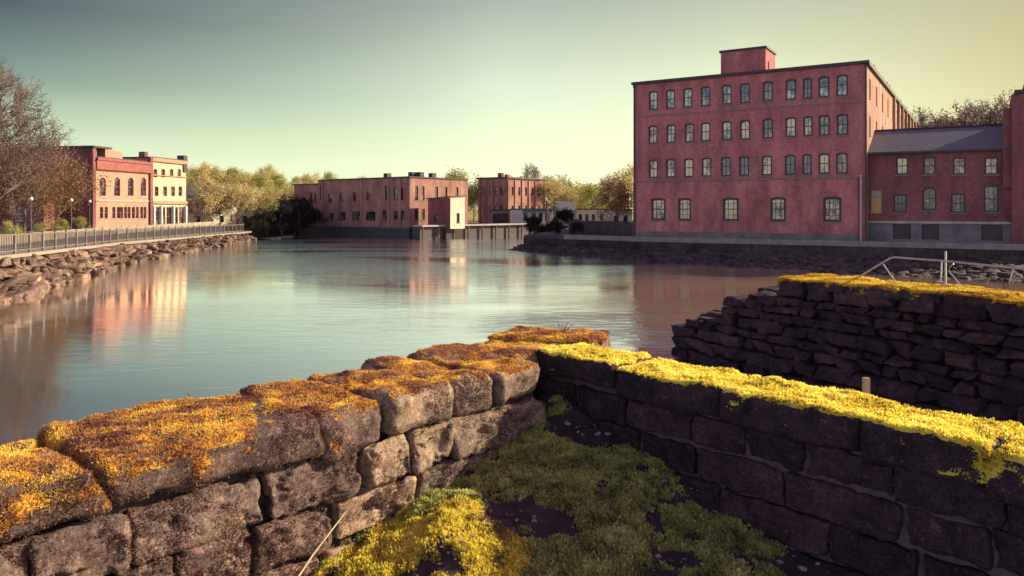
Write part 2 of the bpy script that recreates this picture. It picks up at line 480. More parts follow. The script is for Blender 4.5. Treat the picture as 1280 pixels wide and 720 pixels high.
mw, nt, bs = nmat('river_water')
v = coord(nt, (1, 1, 1))
f = noise(nt, coord(nt, (.05, .09, 1)), 1.0, 4, .6)
r = ramp(nt, [(.3, (.10, .068, .052)), (.7, (.20, .13, .088))]); nt.links.new(f, r.inputs[0])
nt.links.new(r.outputs[0], bs.inputs['Base Color'])
bs.inputs['Specular IOR Level'].default_value = 0
rr_ = ramp(nt, [(.3, (.03,) * 3), (.7, (.10,) * 3)]); nt.links.new(noise(nt, coord(nt, (.04, .12, 1)), 1.3, 4, .6), rr_.inputs[0])
gl = nt.nodes.new('ShaderNodeBsdfGlossy'); gl.inputs['Color'].default_value = (1, 1, 1, 1)
nt.links.new(rr_.outputs[0], gl.inputs['Roughness'])
a = noise(nt, coord(nt, (.55, 1.5, 1), rot=(0, 0, R(8))), 1.0, 5, .6, .6)
b = noise(nt, coord(nt, (2.2, 5.5, 1), rot=(0, 0, R(-10))), 1.0, 4, .6, .3)
ad = nt.nodes.new('ShaderNodeMath'); ad.operation = 'MULTIPLY_ADD'; ad.inputs[1].default_value = .28
nt.links.new(b, ad.inputs[0]); nt.links.new(a, ad.inputs[2])
# slick and ruffled patches drifting down the river
pt = noise(nt, coord(nt, (.03, .10, 1), rot=(0, 0, R(12))), 1.0, 3, .5, .8)
pr = nt.nodes.new('ShaderNodeMapRange'); pr.inputs[1].default_value = .38; pr.inputs[2].default_value = .64
pr.inputs[3].default_value = .18; pr.inputs[4].default_value = .85
nt.links.new(pt, pr.inputs[0])
bp = nt.nodes.new('ShaderNodeBump'); bp.inputs['Distance'].default_value = .016
# broken water over the shallows beside the ruined wall
gp = nt.nodes.new('ShaderNodeNewGeometry'); vd = nt.nodes.new('ShaderNodeVectorMath'); vd.operation = 'DISTANCE'; vd.inputs[1].default_value = (8.5, 31, 0)
nt.links.new(gp.outputs['Position'], vd.inputs[0])
sh = nt.nodes.new('ShaderNodeMapRange'); sh.inputs[1].default_value = 5; sh.inputs[2].default_value = 11; sh.inputs[3].default_value = 6.0; sh.inputs[4].default_value = 0.0
nt.links.new(vd.outputs['Value'], sh.inputs[0])
tb_ = noise(nt, coord(nt, (.9, 1.6, 1)), 1.0, 5, .7, 1.2)
tm_ = nt.nodes.new('ShaderNodeMath'); tm_.operation = 'MULTIPLY_ADD'; nt.links.new(tb_, tm_.inputs[0]); nt.links.new(sh.outputs[0], tm_.inputs[1]); nt.links.new(ad.outputs[0], tm_.inputs[2])
ad = tm_
sp_ = nt.nodes.new('ShaderNodeSeparateXYZ'); nt.links.new(gp.outputs['Position'], sp_.inputs[0])
wd_ = nt.nodes.new('ShaderNodeMapRange'); wd_.inputs[1].default_value = 45; wd_.inputs[2].default_value = 110; wd_.inputs[3].default_value = .016; wd_.inputs[4].default_value = .20
nt.links.new(sp_.outputs[1], wd_.inputs[0]); nt.links.new(wd_.outputs[0], bp.inputs['Distance'])
nt.links.new(pr.outputs[0], bp.inputs['Strength']); nt.links.new(ad.outputs[0], bp.inputs['Height'])
nt.links.new(bp.outputs[0], bs.inputs['Normal']); nt.links.new(bp.outputs[0], gl.inputs['Normal'])
lw_ = nt.nodes.new('ShaderNodeLayerWeight'); lw_.inputs['Blend'].default_value = .5
fr = nt.nodes.new('ShaderNodeMapRange'); fr.interpolation_type = 'SMOOTHSTEP'; fr.inputs[1].default_value = .30; fr.inputs[2].default_value = .84
fr.inputs[3].default_value = .08; fr.inputs[4].default_value = 1.0
nt.links.new(lw_.outputs['Facing'], fr.inputs[0])
vd2 = nt.nodes.new('ShaderNodeVectorMath'); vd2.operation = 'DISTANCE'; vd2.inputs[1].default_value = (19, 40, 0)
nt.links.new(gp.outputs['Position'], vd2.inputs[0])
jn = noise(nt, coord(nt, (.10, .25, 1)), 1.0, 4, .6)
ja = nt.nodes.new('ShaderNodeMath'); ja.operation = 'MULTIPLY_ADD'; ja.inputs[1].default_value = 14; nt.links.new(jn, ja.inputs[0]); nt.links.new(vd2.outputs['Value'], ja.inputs[2])
mud = nt.nodes.new('ShaderNodeMapRange'); mud.interpolation_type = 'SMOOTHSTEP'; mud.inputs[1].default_value = 18; mud.inputs[2].default_value = 30; mud.inputs[3].default_value = .45; mud.inputs[4].default_value = 1.0
nt.links.new(ja.outputs[0], mud.inputs[0])
fm_ = nt.nodes.new('ShaderNodeMath'); fm_.operation = 'MULTIPLY'; nt.links.new(fr.outputs[0], fm_.inputs[0]); nt.links.new(mud.outputs[0], fm_.inputs[1])
mx = nt.nodes.new('ShaderNodeMixShader'); nt.links.new(fm_.outputs[0], mx.inputs[0])
nt.links.new(bs.outputs[0], mx.inputs[1]); nt.links.new(gl.outputs[0], mx.inputs[2])
nt.links.new(mx.outputs[0], nt.nodes['Material Output'].inputs[0])
wo = MB().add([(-900, -80, 0), (900, -80, 0), (900, 420, 0), (-900, 420, 0)], [(0, 1, 2, 3)]).build('river_water', mw)
tag(wo, kind='structure')

m_bank = simple('bank_soil', (.10, .085, .05), .95, .35, .6, bumpd=.05, bscale=2, c2=(.16, .15, .06))
m_bankd = simple('bank_dark', (.045, .036, .03), .95, .4, .5, bumpd=.08, bscale=1.5)
m_grass = simple('grass', (.22, .20, .06), .95, .35, .25, bumpd=.05, bscale=4)
m_pave = simple('pavement', (.24, .20, .155), .9, .15, .8)
m_road = simple('asphalt', (.06, .058, .06), .9, .2, .8)

# left bank: promenade deck edge slopes gently down river
DE = [(-20, -30, 2.6), (-24, 10, 2.5), (-28.7, 42.6, 2.2), (-35.8, 69.5, 1.8), (-41.9, 118.7, 1.3), (-43.5, 127, 1.2)]
def de_at(y, off=0.0):
    for (x0, y0, z0), (x1, y1, z1) in zip(DE, DE[1:]):
        if y <= y1 or (x1, y1) == DE[-1][:2]:
            t = (y - y0) / (y1 - y0); return Vector((x0 + (x1 - x0) * t + off, y, z0 + (z1 - z0) * t))
mb = MB()   # soil body behind the rubble
pts = [(x - 1.0, y) for x, y, z in DE] + [(-900, 127), (-900, -30)]
mb.prism(pts, -1.1, [z - .3 for x, y, z in DE] + [.9, 2.2])
tag(mb.build('riverbank_left', m_bank), kind='structure')
mb = MB()   # promenade slab
inner = [(x - 4.5, y, z) for x, y, z in DE][::-1]
mb.prism([(x, y) for x, y, z in DE] + [(x, y) for x, y, z in inner], [z - .22 for x, y, z in DE] + [z - .22 for x, y, z in inner],
         [z for x, y, z in DE] + [z for x, y, z in inner])
tag(mb.build('promenade', m_pave), kind='structure')
mb = MB()   # street behind
mb.prism([(x - 4.504, y) for x, y, z in DE[:-1]] + [(-50, 140), (-300, 170), (-300, -30)], -.5, [2.25] * 5 + [1.9, 2.2, 2.25])
tag(mb.build('street', m_road), kind='structure')

# far bank, right bank as solid sheets above the river
def land(name, pts, z, mat, z0=-1.1):
    return tag(MB().prism(pts, z0, z).build(name, mat), kind='structure')
land('riverbank_far', [(-300, 127.5), (-44.5, 127.5), (-43.5, 140), (-44, 152), (-18, 132), (-11, 127.2), (3, 145.5), (14, 172), (60, 200), (900, 260), (900, 1500), (-900, 1500), (-900, 127.5)], 1.6, m_bankd)
# mill terrace with vertical face; a rocky apron goes down to the water
QL = [(1.5, 93), (6, 86.5), (13.3, 80.0), (32.2, 68.6), (42.4, 62.5), (60, 52), (90, 34)]
land('terrace', QL + [(900, 30), (900, 259), (60, 199), (16, 171), (8, 120)], 1.7, m_road)
WL = [(-.2, 90.5), (5.5, 79.5), (11, 70.5), (20.5, 61.5), (31, 52), (45, 40), (70, 22)]
mb = MB()
n = len(QL)
vs = [(x, y, .55) for x, y in QL] + [(x, y, -.25) for x, y in WL]
vs += [(x, y, -1.1) for x, y in QL] + [(x, y, -1.1) for x, y in WL]
fs = [(i, n + i, n + i + 1, i + 1) for i in range(n - 1)] + [(0, n, 3 * n, 2 * n)] + [(n + i, 3 * n + i, 3 * n + i + 1, n + i + 1) for i in range(n - 1)]
mb.add(vs, fs)
tag(mb.build('shore', simple('shore_mud', (.07, .055, .05), .8, .4, .7, bumpd=.08, bscale=2)), kind='structure')

# ------------------------------------------------------------------ trees
def rnd_unit(rng):
    v = Vector((rng.gauss(0, 1), rng.gauss(0, 1), rng.gauss(0, 1))); return v.normalized()
def tree_meshes(seed, H=10, trunk_h=.25, spread=.9, kids=(7, 6, 5, 4), limb_lv=1, rad=.022, leaf=None, leaf_mat='leaf_gold',
                twig_mat=None, bark='bark', leaves=3, leaf_size=.3, lean=(0, 0), twig_r=.012, tip_spread=.35, droop=0.0, sides=4):
    rng = random.Random(seed)
    tm = MB(); cm = MB(); tips = []
    def branch(p, d, L, r, lv):
        segs = 4 if lv < 2 else 2
        pts = [p.copy()]; rad_ = [r]
        for i in range(segs):
            d = (d + rnd_unit(rng) * (.13 + .05 * lv) + Vector((0, 0, .10 - droop * lv * .12))).normalized()
            p = p + d * L / segs
            pts.append(p.copy()); rad_.append(max(r * (1 - .62 * (i + 1) / segs), twig_r * .6))
        (tm if lv <= limb_lv else cm).tube(pts, rad_, 7 if lv == 0 else (5 if lv == 1 else (4 if lv == 2 else 3)), cap=False)
        if lv >= len(kids):
            tips.append(p); return
        if lv >= 2: tips.append(p)
        nk = kids[lv]
        for k in range(nk):
            t = (trunk_h + (1 - trunk_h) * (k + rng.random() * .8) / nk) if lv == 0 else (.25 + .75 * (k + rng.random()) / nk)
            t = min(t, .999); q = t * segs; i = int(q); pp = pts[i].lerp(pts[i + 1], q - i)
            axis = (pts[i + 1] - pts[i]).normalized()
            side = axis.cross(rnd_unit(rng)).normalized()
            if lv == 0:
                ph = k * 2.4 + rng.random() * .7
                side = Vector((math.cos(ph), math.sin(ph), 0))
            ang = R(rng.uniform(35, 62)) if lv == 0 else R(rng.uniform(28, 58))
            dd = (axis * math.cos(ang) + side * math.sin(ang)).normalized()
            ll = H * spread * rng.uniform(.36, .5) * (1.05 - .5 * t) if lv == 0 else L * rng.uniform(.42, .68)
            branch(pp, dd, ll, max(rad_[i] * rng.uniform(.42, .62), twig_r), lv + 1)
    branch(Vector((0, 0, -.1)), Vector((lean[0], lean[1], 1)).normalized(), H * .72, H * rad, 0)
    if leaves:
        rg = np.random.RandomState(seed)
        T = np.array([tuple(t) for t in tips]); T = np.repeat(T, leaves, 0)
        T = T + rg.normal(size=T.shape) * tip_spread
        n = len(T)
        A = rg.normal(size=(n, 3)); A /= np.linalg.norm(A, axis=1, keepdims=True)
        B = np.cross(A, rg.normal(size=(n, 3))); B /= np.linalg.norm(B, axis=1, keepdims=True)
        s = leaf_size * rg.uniform(.5, 1.3, (n, 1))
        P = np.stack([T - A * s * .6, T - B * s * .35, T + A * s * .6, T + B * s * .35], 1).reshape(-1, 3)
        b0 = len(cm.v)
        cm.v.extend(map(tuple, P)); cm.f.extend([(b0 + 4 * i, b0 + 4 * i + 1, b0 + 4 * i + 2, b0 + 4 * i + 3) for i in range(n)])
        nl = n
    else: nl = 0
    tme = tm.mesh('trunk', M[bark], True)
    cme = cm.mesh('crown', M[twig_mat or leaf_mat])
    if nl:
        cme.materials.append(M[leaf_mat])
        idx = [0] * (len(cm.f) - nl) + [1] * nl
        cme.polygons.foreach_set('material_index', idx)
    return tme, cme
def place_tree(name, meshes, loc, label, cat='tree', rz=0, s=1.0, group=None, sz=None):
    t = thing(name, label, cat, loc, rz, group)
    t.scale = (s, s, sz or s)
    link('trunk', meshes[0], t); link('crown', meshes[1], t)
    return t

def wx(px, Y): return (px - 640) / F * Y
def wz(py, Y): return EYE - (py - 262) / F * Y

# big bare tree at the left edge
bare = tree_meshes(11, H=13.8, trunk_h=.26, spread=1.12, kids=(11, 8, 7, 6, 3), rad=.024, leaf_mat='twig_mauve', twig_mat='twig_mauve', leaves=0, leaf_size=.10, twig_r=.018, tip_spread=.07)
place_tree('shade_tree', bare, (wx(10, 62) - 1.5, 62, 2.2), 'tall bare tree with mauve twigs and a wide crown at the left edge', rz=.6)
copper = tree_meshes(23, H=8.5, trunk_h=.12, spread=1.25, kids=(9, 6, 5, 4), rad=.02, leaf_mat='leaf_copper', twig_mat='twig_mauve', leaves=5, leaf_size=.24, tip_spread=.5)
tspots = [(30, 80, 1.0, 0, 'copper leafed tree just right of the tall bare tree on the left bank'),
          (70, 92, .95, 1.9, 'broad copper tree hiding the dark side wall of the rose brick building'),
          (-15, 84, 1.05, 3.2, 'copper leafed tree cut by the left edge of the photo')]
for px, Y, s, rz, lb in tspots:
    place_tree('copper_tree', copper, (wx(px, Y), Y, 2.2), lb, rz=rz, s=s, group='copper leafed trees on the left bank')

gold = [tree_meshes(31 + i, H=10, trunk_h=.18, spread=1.1, kids=(8, 5, 4, 3), rad=.02, leaf_mat='leaf_gold', twig_mat='twig_mauve', leaves=6, leaf_size=.32, tip_spread=.6, twig_r=.024) for i in range(3)]
green = [tree_meshes(41 + i, H=10, trunk_h=.15, spread=1.1, kids=(8, 5, 4, 3), rad=.02, leaf_mat='leaf_green', twig_mat='twig_mauve', leaves=7, leaf_size=.32, tip_spread=.55, twig_r=.022) for i in range(2)]
thin = [tree_meshes(51 + i, H=10, trunk_h=.3, spread=.75, kids=(9, 6, 5, 4), rad=.018, leaf_mat='twig_mauve', twig_mat='twig_mauve', leaves=2, leaf_size=.14, tip_spread=.10, twig_r=.02) for i in range(2)]
orange = tree_meshes(61, H=9, trunk_h=.2, spread=1.2, kids=(8, 5, 4, 3), rad=.022, leaf_mat='leaf_orange', twig_mat='twig_mauve', leaves=6, leaf_size=.35, tip_spread=.45, twig_r=.02)
darkt = tree_meshes(71, H=7, trunk_h=.08, spread=1.5, kids=(9, 5, 4, 3), rad=.02, leaf_mat='leaf_dark', twig_mat='twig_mauve', leaves=9, leaf_size=.4, tip_spread=.5, twig_r=.02)

# hill behind the left half of the river
def hill_h(x, y):
    hx = math.exp(-((x + 95) / 62) ** 2) + .55 * math.exp(-((x + 200) / 90) ** 2)
    t = min(1, max(0, (y - 170) / 110)); t = t * t * (3 - 2 * t)
    b = .10 * t
    return 1.55 + t * (7.5 * hx) + b * 10
mb = MB(); nx, ny = 50, 24
for j in range(ny):
    for i in range(nx):
        x = -330 + 640 * i / (nx - 1); y = 150 + 420 * j / (ny - 1)
        mb.v.append((x, y, hill_h(x, y) + (.6 * mnoise.noise(Vector((x * .05, y * .05, 0))) if 0 < j else 0)))
for j in range(ny - 1):
    for i in range(nx - 1):
        a = j * nx + i; mb.f.append((a, a + 1, a + nx + 1, a + nx))
tag(mb.build('hill', m_grass, smooth=True), kind='structure')
rng = random.Random(5)
cnt = 0
for row, (Y, step) in enumerate(((178, 23), (205, 23), (235, 21), (268, 20), (300, 20))):
    for px in range(228, 560, step):
        p = px + rng.uniform(-7, 7); y = Y + rng.uniform(-9, 9)
        if Y < 190 and p > 372: continue
        x = wx(p, y)
        s = rng.uniform(.62, .95) * (1.0 if Y > 190 else .75)
        ms = gold[rng.randrange(3)] if rng.random() < .5 else (green[rng.randrange(2)] if rng.random() < .75 else thin[rng.randrange(2)])
        kind = 'gold' if ms in gold else ('green' if ms in green else 'bare')
        lb = {'gold': 'golden spring tree in the wood on the low hill behind the left bank',
              'green': 'yellow-green tree in the wood on the low hill behind the left bank',
              'bare': 'thin bare tree in the wood on the low hill behind the left bank'}[kind]
        place_tree('hill_tree', ms, (x, y, hill_h(x, y) - .2), lb, rz=rng.uniform(0, 6.3), s=s, group=kind + ' trees on the hill'); cnt += 1
# trees between the middle buildings and the mill
mid = [(578, 175, 1.15, green[0], 'round yellow-green tree right of the long brick warehouse'), (566, 182, 1.2, darkt, 'dark olive tree behind the end of the long brick warehouse'),
       (592, 190, .8, gold[0], 'small golden tree left of the square brick building'),
       (648, 196, 1.35, thin[0], 'bare tree rising behind the square brick building'), (664, 200, 1.6, thin[1], 'tallest bare tree behind the square brick building'),
       (686, 180, 1.05, gold[1], 'golden tree just right of the square brick building'), (692, 200, 1.4, thin[0], 'bare tree right of the square brick building'),
       (712, 185, .95, gold[2], 'golden tree above the white flat-roofed shop'), (728, 190, .9, green[1], 'yellow-green tree between white shop and mill'),
       (738, 200, 1.1, darkt, 'dark olive tree in the row left of the mill'), (746, 180, .85, green[0], 'pale yellow-green tree in the row left of the mill'),
       (758, 205, 1.3, thin[1], 'bare tree showing above the row left of the mill'), (786, 160, 1.1, gold[0], 'golden tree touching the left edge of the mill'),
       (700, 215, 1.1, green[1], 'distant green tree in the gap right of the square brick building'), (770, 215, 1.1, gold[1], 'distant golden tree left of the mill')]
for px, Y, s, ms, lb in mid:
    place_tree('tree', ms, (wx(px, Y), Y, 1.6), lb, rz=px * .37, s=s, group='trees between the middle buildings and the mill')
place_tree('orange_tree', orange, (wx(772, 112), 112, 1.7), 'orange leafed tree left of the mill behind the dark fence', s=.72, rz=1)
# bare trees over the low wing roof
for i, (px, s) in enumerate(((1152, 1.02), (1168, 1.06), (1184, 1.1), (1200, 1.08), (1216, 1.1), (1232, 1.15), (1246, 1.25), (1262, 1.2), (1280, 1.2))):
    Y = 128 + (i * 37 % 9)
    lbs = ['leftmost', 'second from the left', 'third from the left', 'fourth from the left', 'fifth from the left', 'sixth from the left', 'seventh from the left', 'eighth from the left', 'ninth, cut by the red tower']
    place_tree('bare_tree', thin[i % 2], (wx(px, Y), Y, 1.7), 'bare grey-brown tree above the slate roof, ' + lbs[i], rz=i * 1.3, s=s * 2.0, group='bare trees behind the slate roof')
# dark bushes at the shaded corner of the warehouse
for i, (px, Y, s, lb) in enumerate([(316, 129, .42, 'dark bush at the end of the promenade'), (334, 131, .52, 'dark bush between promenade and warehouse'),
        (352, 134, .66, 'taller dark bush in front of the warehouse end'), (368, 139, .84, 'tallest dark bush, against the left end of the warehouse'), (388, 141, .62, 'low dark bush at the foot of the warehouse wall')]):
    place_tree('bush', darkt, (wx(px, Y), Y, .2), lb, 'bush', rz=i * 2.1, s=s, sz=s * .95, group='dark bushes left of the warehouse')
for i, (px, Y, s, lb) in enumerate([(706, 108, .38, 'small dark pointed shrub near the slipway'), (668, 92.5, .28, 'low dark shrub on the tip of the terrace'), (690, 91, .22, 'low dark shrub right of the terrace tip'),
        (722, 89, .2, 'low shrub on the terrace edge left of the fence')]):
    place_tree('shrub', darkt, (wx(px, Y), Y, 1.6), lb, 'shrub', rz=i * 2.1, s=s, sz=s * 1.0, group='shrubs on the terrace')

# ------------------------------------------------------------------ buildings
def wall_holes(mb, x0, x1, z0, z1, holes, rec=.22, y=0.0):
    """front wall in the plane y, facing -Y, with real openings; holes = (x0,x1,z0,z1,arch)"""
    xs = sorted({x0, x1} | {h[0] for h in holes} | {h[1] for h in holes})
    zs = sorted({z0, z1} | {h[2] for h in holes} | {h[3] for h in holes})
    def inside(x, z): return any(h[0] < x < h[1] and h[2] < z < h[3] for h in holes)
    for i in range(len(xs) - 1):
        for j in range(len(zs) - 1):
            if inside((xs[i] + xs[i + 1]) / 2, (zs[j] + zs[j + 1]) / 2): continue
            mb.add([(xs[i], y, zs[j]), (xs[i + 1], y, zs[j]), (xs[i + 1], y, zs[j + 1]), (xs[i], y, zs[j + 1])], [(0, 1, 2, 3)])
    for h in holes:
        a, b, c, d, arch = h
        mb.add([(a, y, c), (b, y, c), (b, y + rec, c), (a, y + rec, c)], [(0, 1, 2, 3)])
        mb.add([(a, y, d), (b, y, d), (b, y + rec, d), (a, y + rec, d)], [(3, 2, 1, 0)])
        mb.add([(a, y, c), (a, y, d), (a, y + rec, d), (a, y + rec, c)], [(3, 2, 1, 0)])
        mb.add([(b, y, c), (b, y, d), (b, y + rec, d), (b, y + rec, c)], [(0, 1, 2, 3)])
        if arch:   # spandrels closing the corners over a segmental arch
            cx = (a + b) / 2; hw = (b - a) / 2; rise = arch; n = 6
            for sg in (-1, 1):
                arc = [(cx + sg * hw * k / n, d - rise * (k / n) ** 2) for k in range(n + 1)]
                for k in range(n):
                    p, q = arc[k], arc[k + 1]
                    f = [(p[0], y + .001, p[1]), (q[0], y + .001, q[1]), (q[0], y + .001, d), (p[0], y + .001, d)]
                    mb.add(f, [(0, 1, 2, 3) if sg > 0 else (3, 2, 1, 0)])
                    u = [(p[0], y + .001, p[1]), (q[0], y + .001, q[1]), (q[0], y + rec, q[1]), (p[0], y + rec, p[1])]
                    mb.add(u, [(0, 1, 2, 3) if sg < 0 else (3, 2, 1, 0)])

_wc = {}
def window(parent, cx, z0, w, h, arch=0.0, rows=2, cols=2, frame='trim_dark', pane='pane', y=0.0, rec=.12, fw=.09, sill=True, rz=0.0, off=None, sillmat='string_stone'):
    """window part (frame, meeting rail, glazing bars) with its pane and sill as sub-parts"""
    key = (round(w, 3), round(h, 3), arch, rows, cols, frame, pane, fw, sill, sillmat)
    if key not in _wc:
        f = MB(); hw = w / 2
        f.box(-hw, -hw + fw, 0, .10, 0, h); f.box(hw - fw, hw, 0, .10, 0, h)
        f.box(-hw + fw, hw - fw, 0, .10, 0, fw)
        n = 6
        if arch:
            prev = None
            for k in range(-n, n + 1):
                x = hw * k / n; zt = h - arch * (k / n) ** 2
                cur = (x, zt)
                if prev:
                    (xa, za), (xb, zb) = prev, cur
                    f.add([(xa, 0, za - fw * 1.2), (xb, 0, zb - fw * 1.2), (xb, 0, zb), (xa, 0, za),
                           (xa, .1, za - fw * 1.2), (xb, .1, zb - fw * 1.2), (xb, .1, zb), (xa, .1, za)],
                          [(0, 1, 2, 3), (0, 4, 5, 1)])
                prev = cur
        else:
            f.box(-hw + fw, hw - fw, 0, .10, h - fw, h)
        for r_ in range(1, rows):
            z = h * r_ / rows; t = .04 if r_ * 2 == rows else .02
            f.box(-hw + fw, hw - fw, .03, .09, z - t, z + t)
        for c_ in range(1, cols):
            x = -hw + w * c_ / cols; f.box(x - .018, x + .018, .035, .085, fw, h - fw - arch * .5)
        p = MB().add([(-hw + .01, .075, .01), (hw - .01, .075, .01), (hw - .01, .075, h - .01), (-hw + .01, .075, h - .01)], [(0, 1, 2, 3)])
        s = MB().box(-hw - .1, hw + .1, -rec - .08, .0, -.12, 0) if sill else None
        _wc[key] = (f.mesh('window', M[frame]), p.mesh('pane', M[pane]), s.mesh('sill', M[sillmat]) if s else None)
    fm, pm, sm = _wc[key]
    c, s_ = math.cos(rz), math.sin(rz)
    if off is None: loc = (cx, y + rec, z0)
    else: loc = (off[0] + c * cx - s_ * rec, off[1] + s_ * cx + c * rec, z0)
    wo_ = link('window', fm, parent, loc, rz)
    link('pane', pm, wo_)
    if sm: link('sill', sm, wo_)
    return wo_

def side_wall(mb, off, rz, x0, x1, z0, z1, holes):
    """wall with openings, turned by rz about off (local coordinates of the building)"""
    t = MB(); wall_holes(t, x0, x1, z0, z1, holes)
    c, s = math.cos(rz), math.sin(rz)
    mb.add([(off[0] + c * x - s * y, off[1] + s * x + c * y, z) for x, y, z in t.v], t.f)

# ---- the big mill
LC = Vector((13.5, 83.7)); RC = Vector((33.3, 71.4))
W = (RC - LC).length; mrz = math.atan2(RC.y - LC.y, RC.x - LC.x)
mill = thing('mill_building', 'four storey red brick mill with arched windows and a rooftop tower, right bank', 'mill', (LC.x, LC.y, 1.7), mrz)
ux = (RC - LC).normalized()
def px_to_s(px, org=LC, d=ux):
    k = (px - 640) / F      # x = k*y
    return (k * org.y - org.x) / (d.x - k * d.y)
def c4(x): return 780 + x * .389
HT = 17.0   # roof above the terrace
rows_ = [([94, 149, 205, 262, 330, 388, 462, 536, 589, 642, 701], 10.85 + 3.1, 2.05, 'pane_teal'),
         ([93, 151, 210, 262, 330, 389, 462, 536, 591, 643, 702], 7.15 + 3.1, 2.0, 'pane'),
         ([94, 150, 208, 265, 327, 386, 459, 534, 588, 643, 700], 3.45 + 3.1, 2.0, 'pane')]
holes = []; wins = []
for ri, (xs, z0, h, pm) in enumerate(rows_):
    for i, x in enumerate(xs):
        s = px_to_s(c4(x)); wd = 1.02 if i not in (8,) else .86
        holes.append((s - wd / 2, s + wd / 2, z0, z0 + h, .16))
        pmm = pm
        if (ri, i) in ((0, 8), (2, 7), (2, 8), (0, 10)): pmm = 'pane_dark' if (ri, i) != (0, 10) else 'pane_teal'
        if (ri, i) in ((1, 1), (1, 10)): pmm = 'pane_teal'
        wins.append((s, z0, wd, h, .16, 2, 2, pmm, 0.0))
# bricked up opening beside the middle window
s = px_to_s(c4(420)); bricked = (s - .42, s + .42, 6.55, 8.5, .1); holes.append(bricked)
LOW = 6.2
up = MB(); wall_holes(up, 0, W, LOW, HT, [h for h in holes if h[2] > LOW])
lowh = []
for i, x in enumerate([112, 196, 344, 496, 670]):
    s = px_to_s(c4(x)); wd = [1.62, 1.42, 1.6, 1.5, 1.62][i]
    lowh.append((s - wd / 2, s + wd / 2, 1.95, 4.35, .14))
    wins.append((s, 1.95, wd, 2.4, .14, 4, 3, 'pane' if i % 2 == 0 else 'pane', -.14))
lw = MB(); wall_holes(lw, .25, W - .75, 0, LOW - .14, lowh, .3, -.14)
lw.add([(.25, -.14, 0), (.25, 0, 0), (.25, 0, LOW), (.25, -.14, LOW)], [(0, 3, 2, 1)])
lw.add([(W - .75, -.14, 0), (W - .75, 0, 0), (W - .75, 0, LOW), (W - .75, -.14, LOW)], [(0, 1, 2, 3)])
lw.build('lower_wall', M['mill_brick_low'], mill)
wl = up
wl.add([(0, 0, 0), (.25, 0, 0), (.25, 0, LOW), (0, 0, LOW)], [(0, 1, 2, 3)])
wl.add([(W - .75, 0, 0), (W, 0, 0), (W, 0, LOW), (W - .75, 0, LOW)], [(0, 1, 2, 3)])
DEP = 58.0
fl = []; flw = []
for k in range(9):       # flank openings on three floors
    for z0 in (13.9, 10.3, 6.7):
        s = 2.6 + k * 5.4
        fl.append((s - .5, s + .5, z0, z0 + 1.9, .14)); flw.append((s, z0))
fw_ = MB(); side_wall(fw_, (W, 0), R(90), 0, DEP, 0, HT, fl)
wl.add([(0, 0, 0), (0, DEP, 0), (0, DEP, HT), (0, 0, HT)], [(0, 3, 2, 1)])
wl.add([(0, DEP, 0), (W, DEP, 0), (W, DEP, HT), (0, DEP, HT)], [(0, 3, 2, 1)])
for yy in (24.5, 30.0, 35.5, 41, 46.5, 52.0, 57.5):
    fw_.box(W + .002, W + .30, yy - .35, yy + .35, 0, HT - .3)
wl.build('wall', M['mill_brick'], mill); fw_.build('flank_wall', M['mill_brick_sunlit'], mill)
MB().box(bricked[0], bricked[1], .06, .12, bricked[2], bricked[3]).build('bricked_opening', M['rust_brick'], mill)
for (s, z0, wd, h, ar, r_, c_, pm, yo) in wins:
    window(mill, s, z0, wd, h, ar, r_, c_, 'trim_dark', pm, y=yo, rec=.07, fw=.14 if wd < 1.2 else .2)
for (s, z0) in flw:
    window(mill, s, z0, 1.0, 1.9, .14, 2, 2, 'trim_dark', 'pane_dark', off=(W, 0), rz=R(90), rec=.12)
cr = MB(); cr.box(-.28, W + .28, -.30, -.02, HT - .18, HT + .10); cr.box(-.28, W + .28, -.02, DEP + .2, HT + .003, HT + .12)
cr.box(W + .02, W + .28, -.02, DEP, HT - .30, HT + .003)
cr.build('roof', M['trim_dark'], mill)
st = MB(); st.box(.02, W - .02, -.07, .01, 13.22, 13.40); st.build('string_course', M['string_stone'], mill)
st = MB(); st.box(.1, W - .5, -.24, .01, LOW - .14, LOW + .04); st.build('string_course', M['string_stone'], mill)
cp = MB(); cp.box(-.07, .07, -.16, -.01, 0, HT - .2); cp.box(-.12, .12, -.2, -.005, HT - .5, HT - .18); cp.build('downpipe', M['trim_green'], mill)
cp = MB(); cp.box(W - .52, W - .36, -.30, -.15, 0, LOW); cp.box(W - .6, W - .3, -.32, -.13, LOW, LOW + .15); cp.build('downpipe', M['pale_stone'], mill)
cp = MB(); cp.box(W - .09, W + .05, -.14, -.005, 0, HT - .2); cp.build('downpipe', M['trim_dark'], mill)
pl = MB(); pl.box(.2, W - .8, -.26, -.15, 0, .75); pl.build('plinth', M['foundation'], mill)
# rooftop tower
s0, s1 = px_to_s(901, LC + Vector((-ux.y * 0, 0)), ux), px_to_s(957)
TB = 4.0
org = LC + Vector((-ux.y, ux.x)) * TB
s0, s1 = px_to_s(901, org, ux), px_to_s(957, org, ux)
Yt = org.y + ux.y * s1; topz = wz(60, Yt) - 1.7
tw = MB(); wall_holes(tw, s0, s1, HT + .12, topz, [], y=TB)
hx = [(1.0, 1.5, topz - 2.3, topz - 1.2, 0)]
side_wall(tw, (s1, TB), R(90), 0, 4.2, HT + .12, topz, hx)
tw.add([(s0, TB, HT), (s0, TB + 4.2, HT), (s0, TB + 4.2, topz), (s0, TB, topz)], [(0, 3, 2, 1)])
tw.add([(s0, TB + 4.2, HT), (s1, TB + 4.2, HT), (s1, TB + 4.2, topz), (s0, TB + 4.2, topz)], [(0, 3, 2, 1)])
two = tw.build('roof_tower', M['mill_brick'], mill)
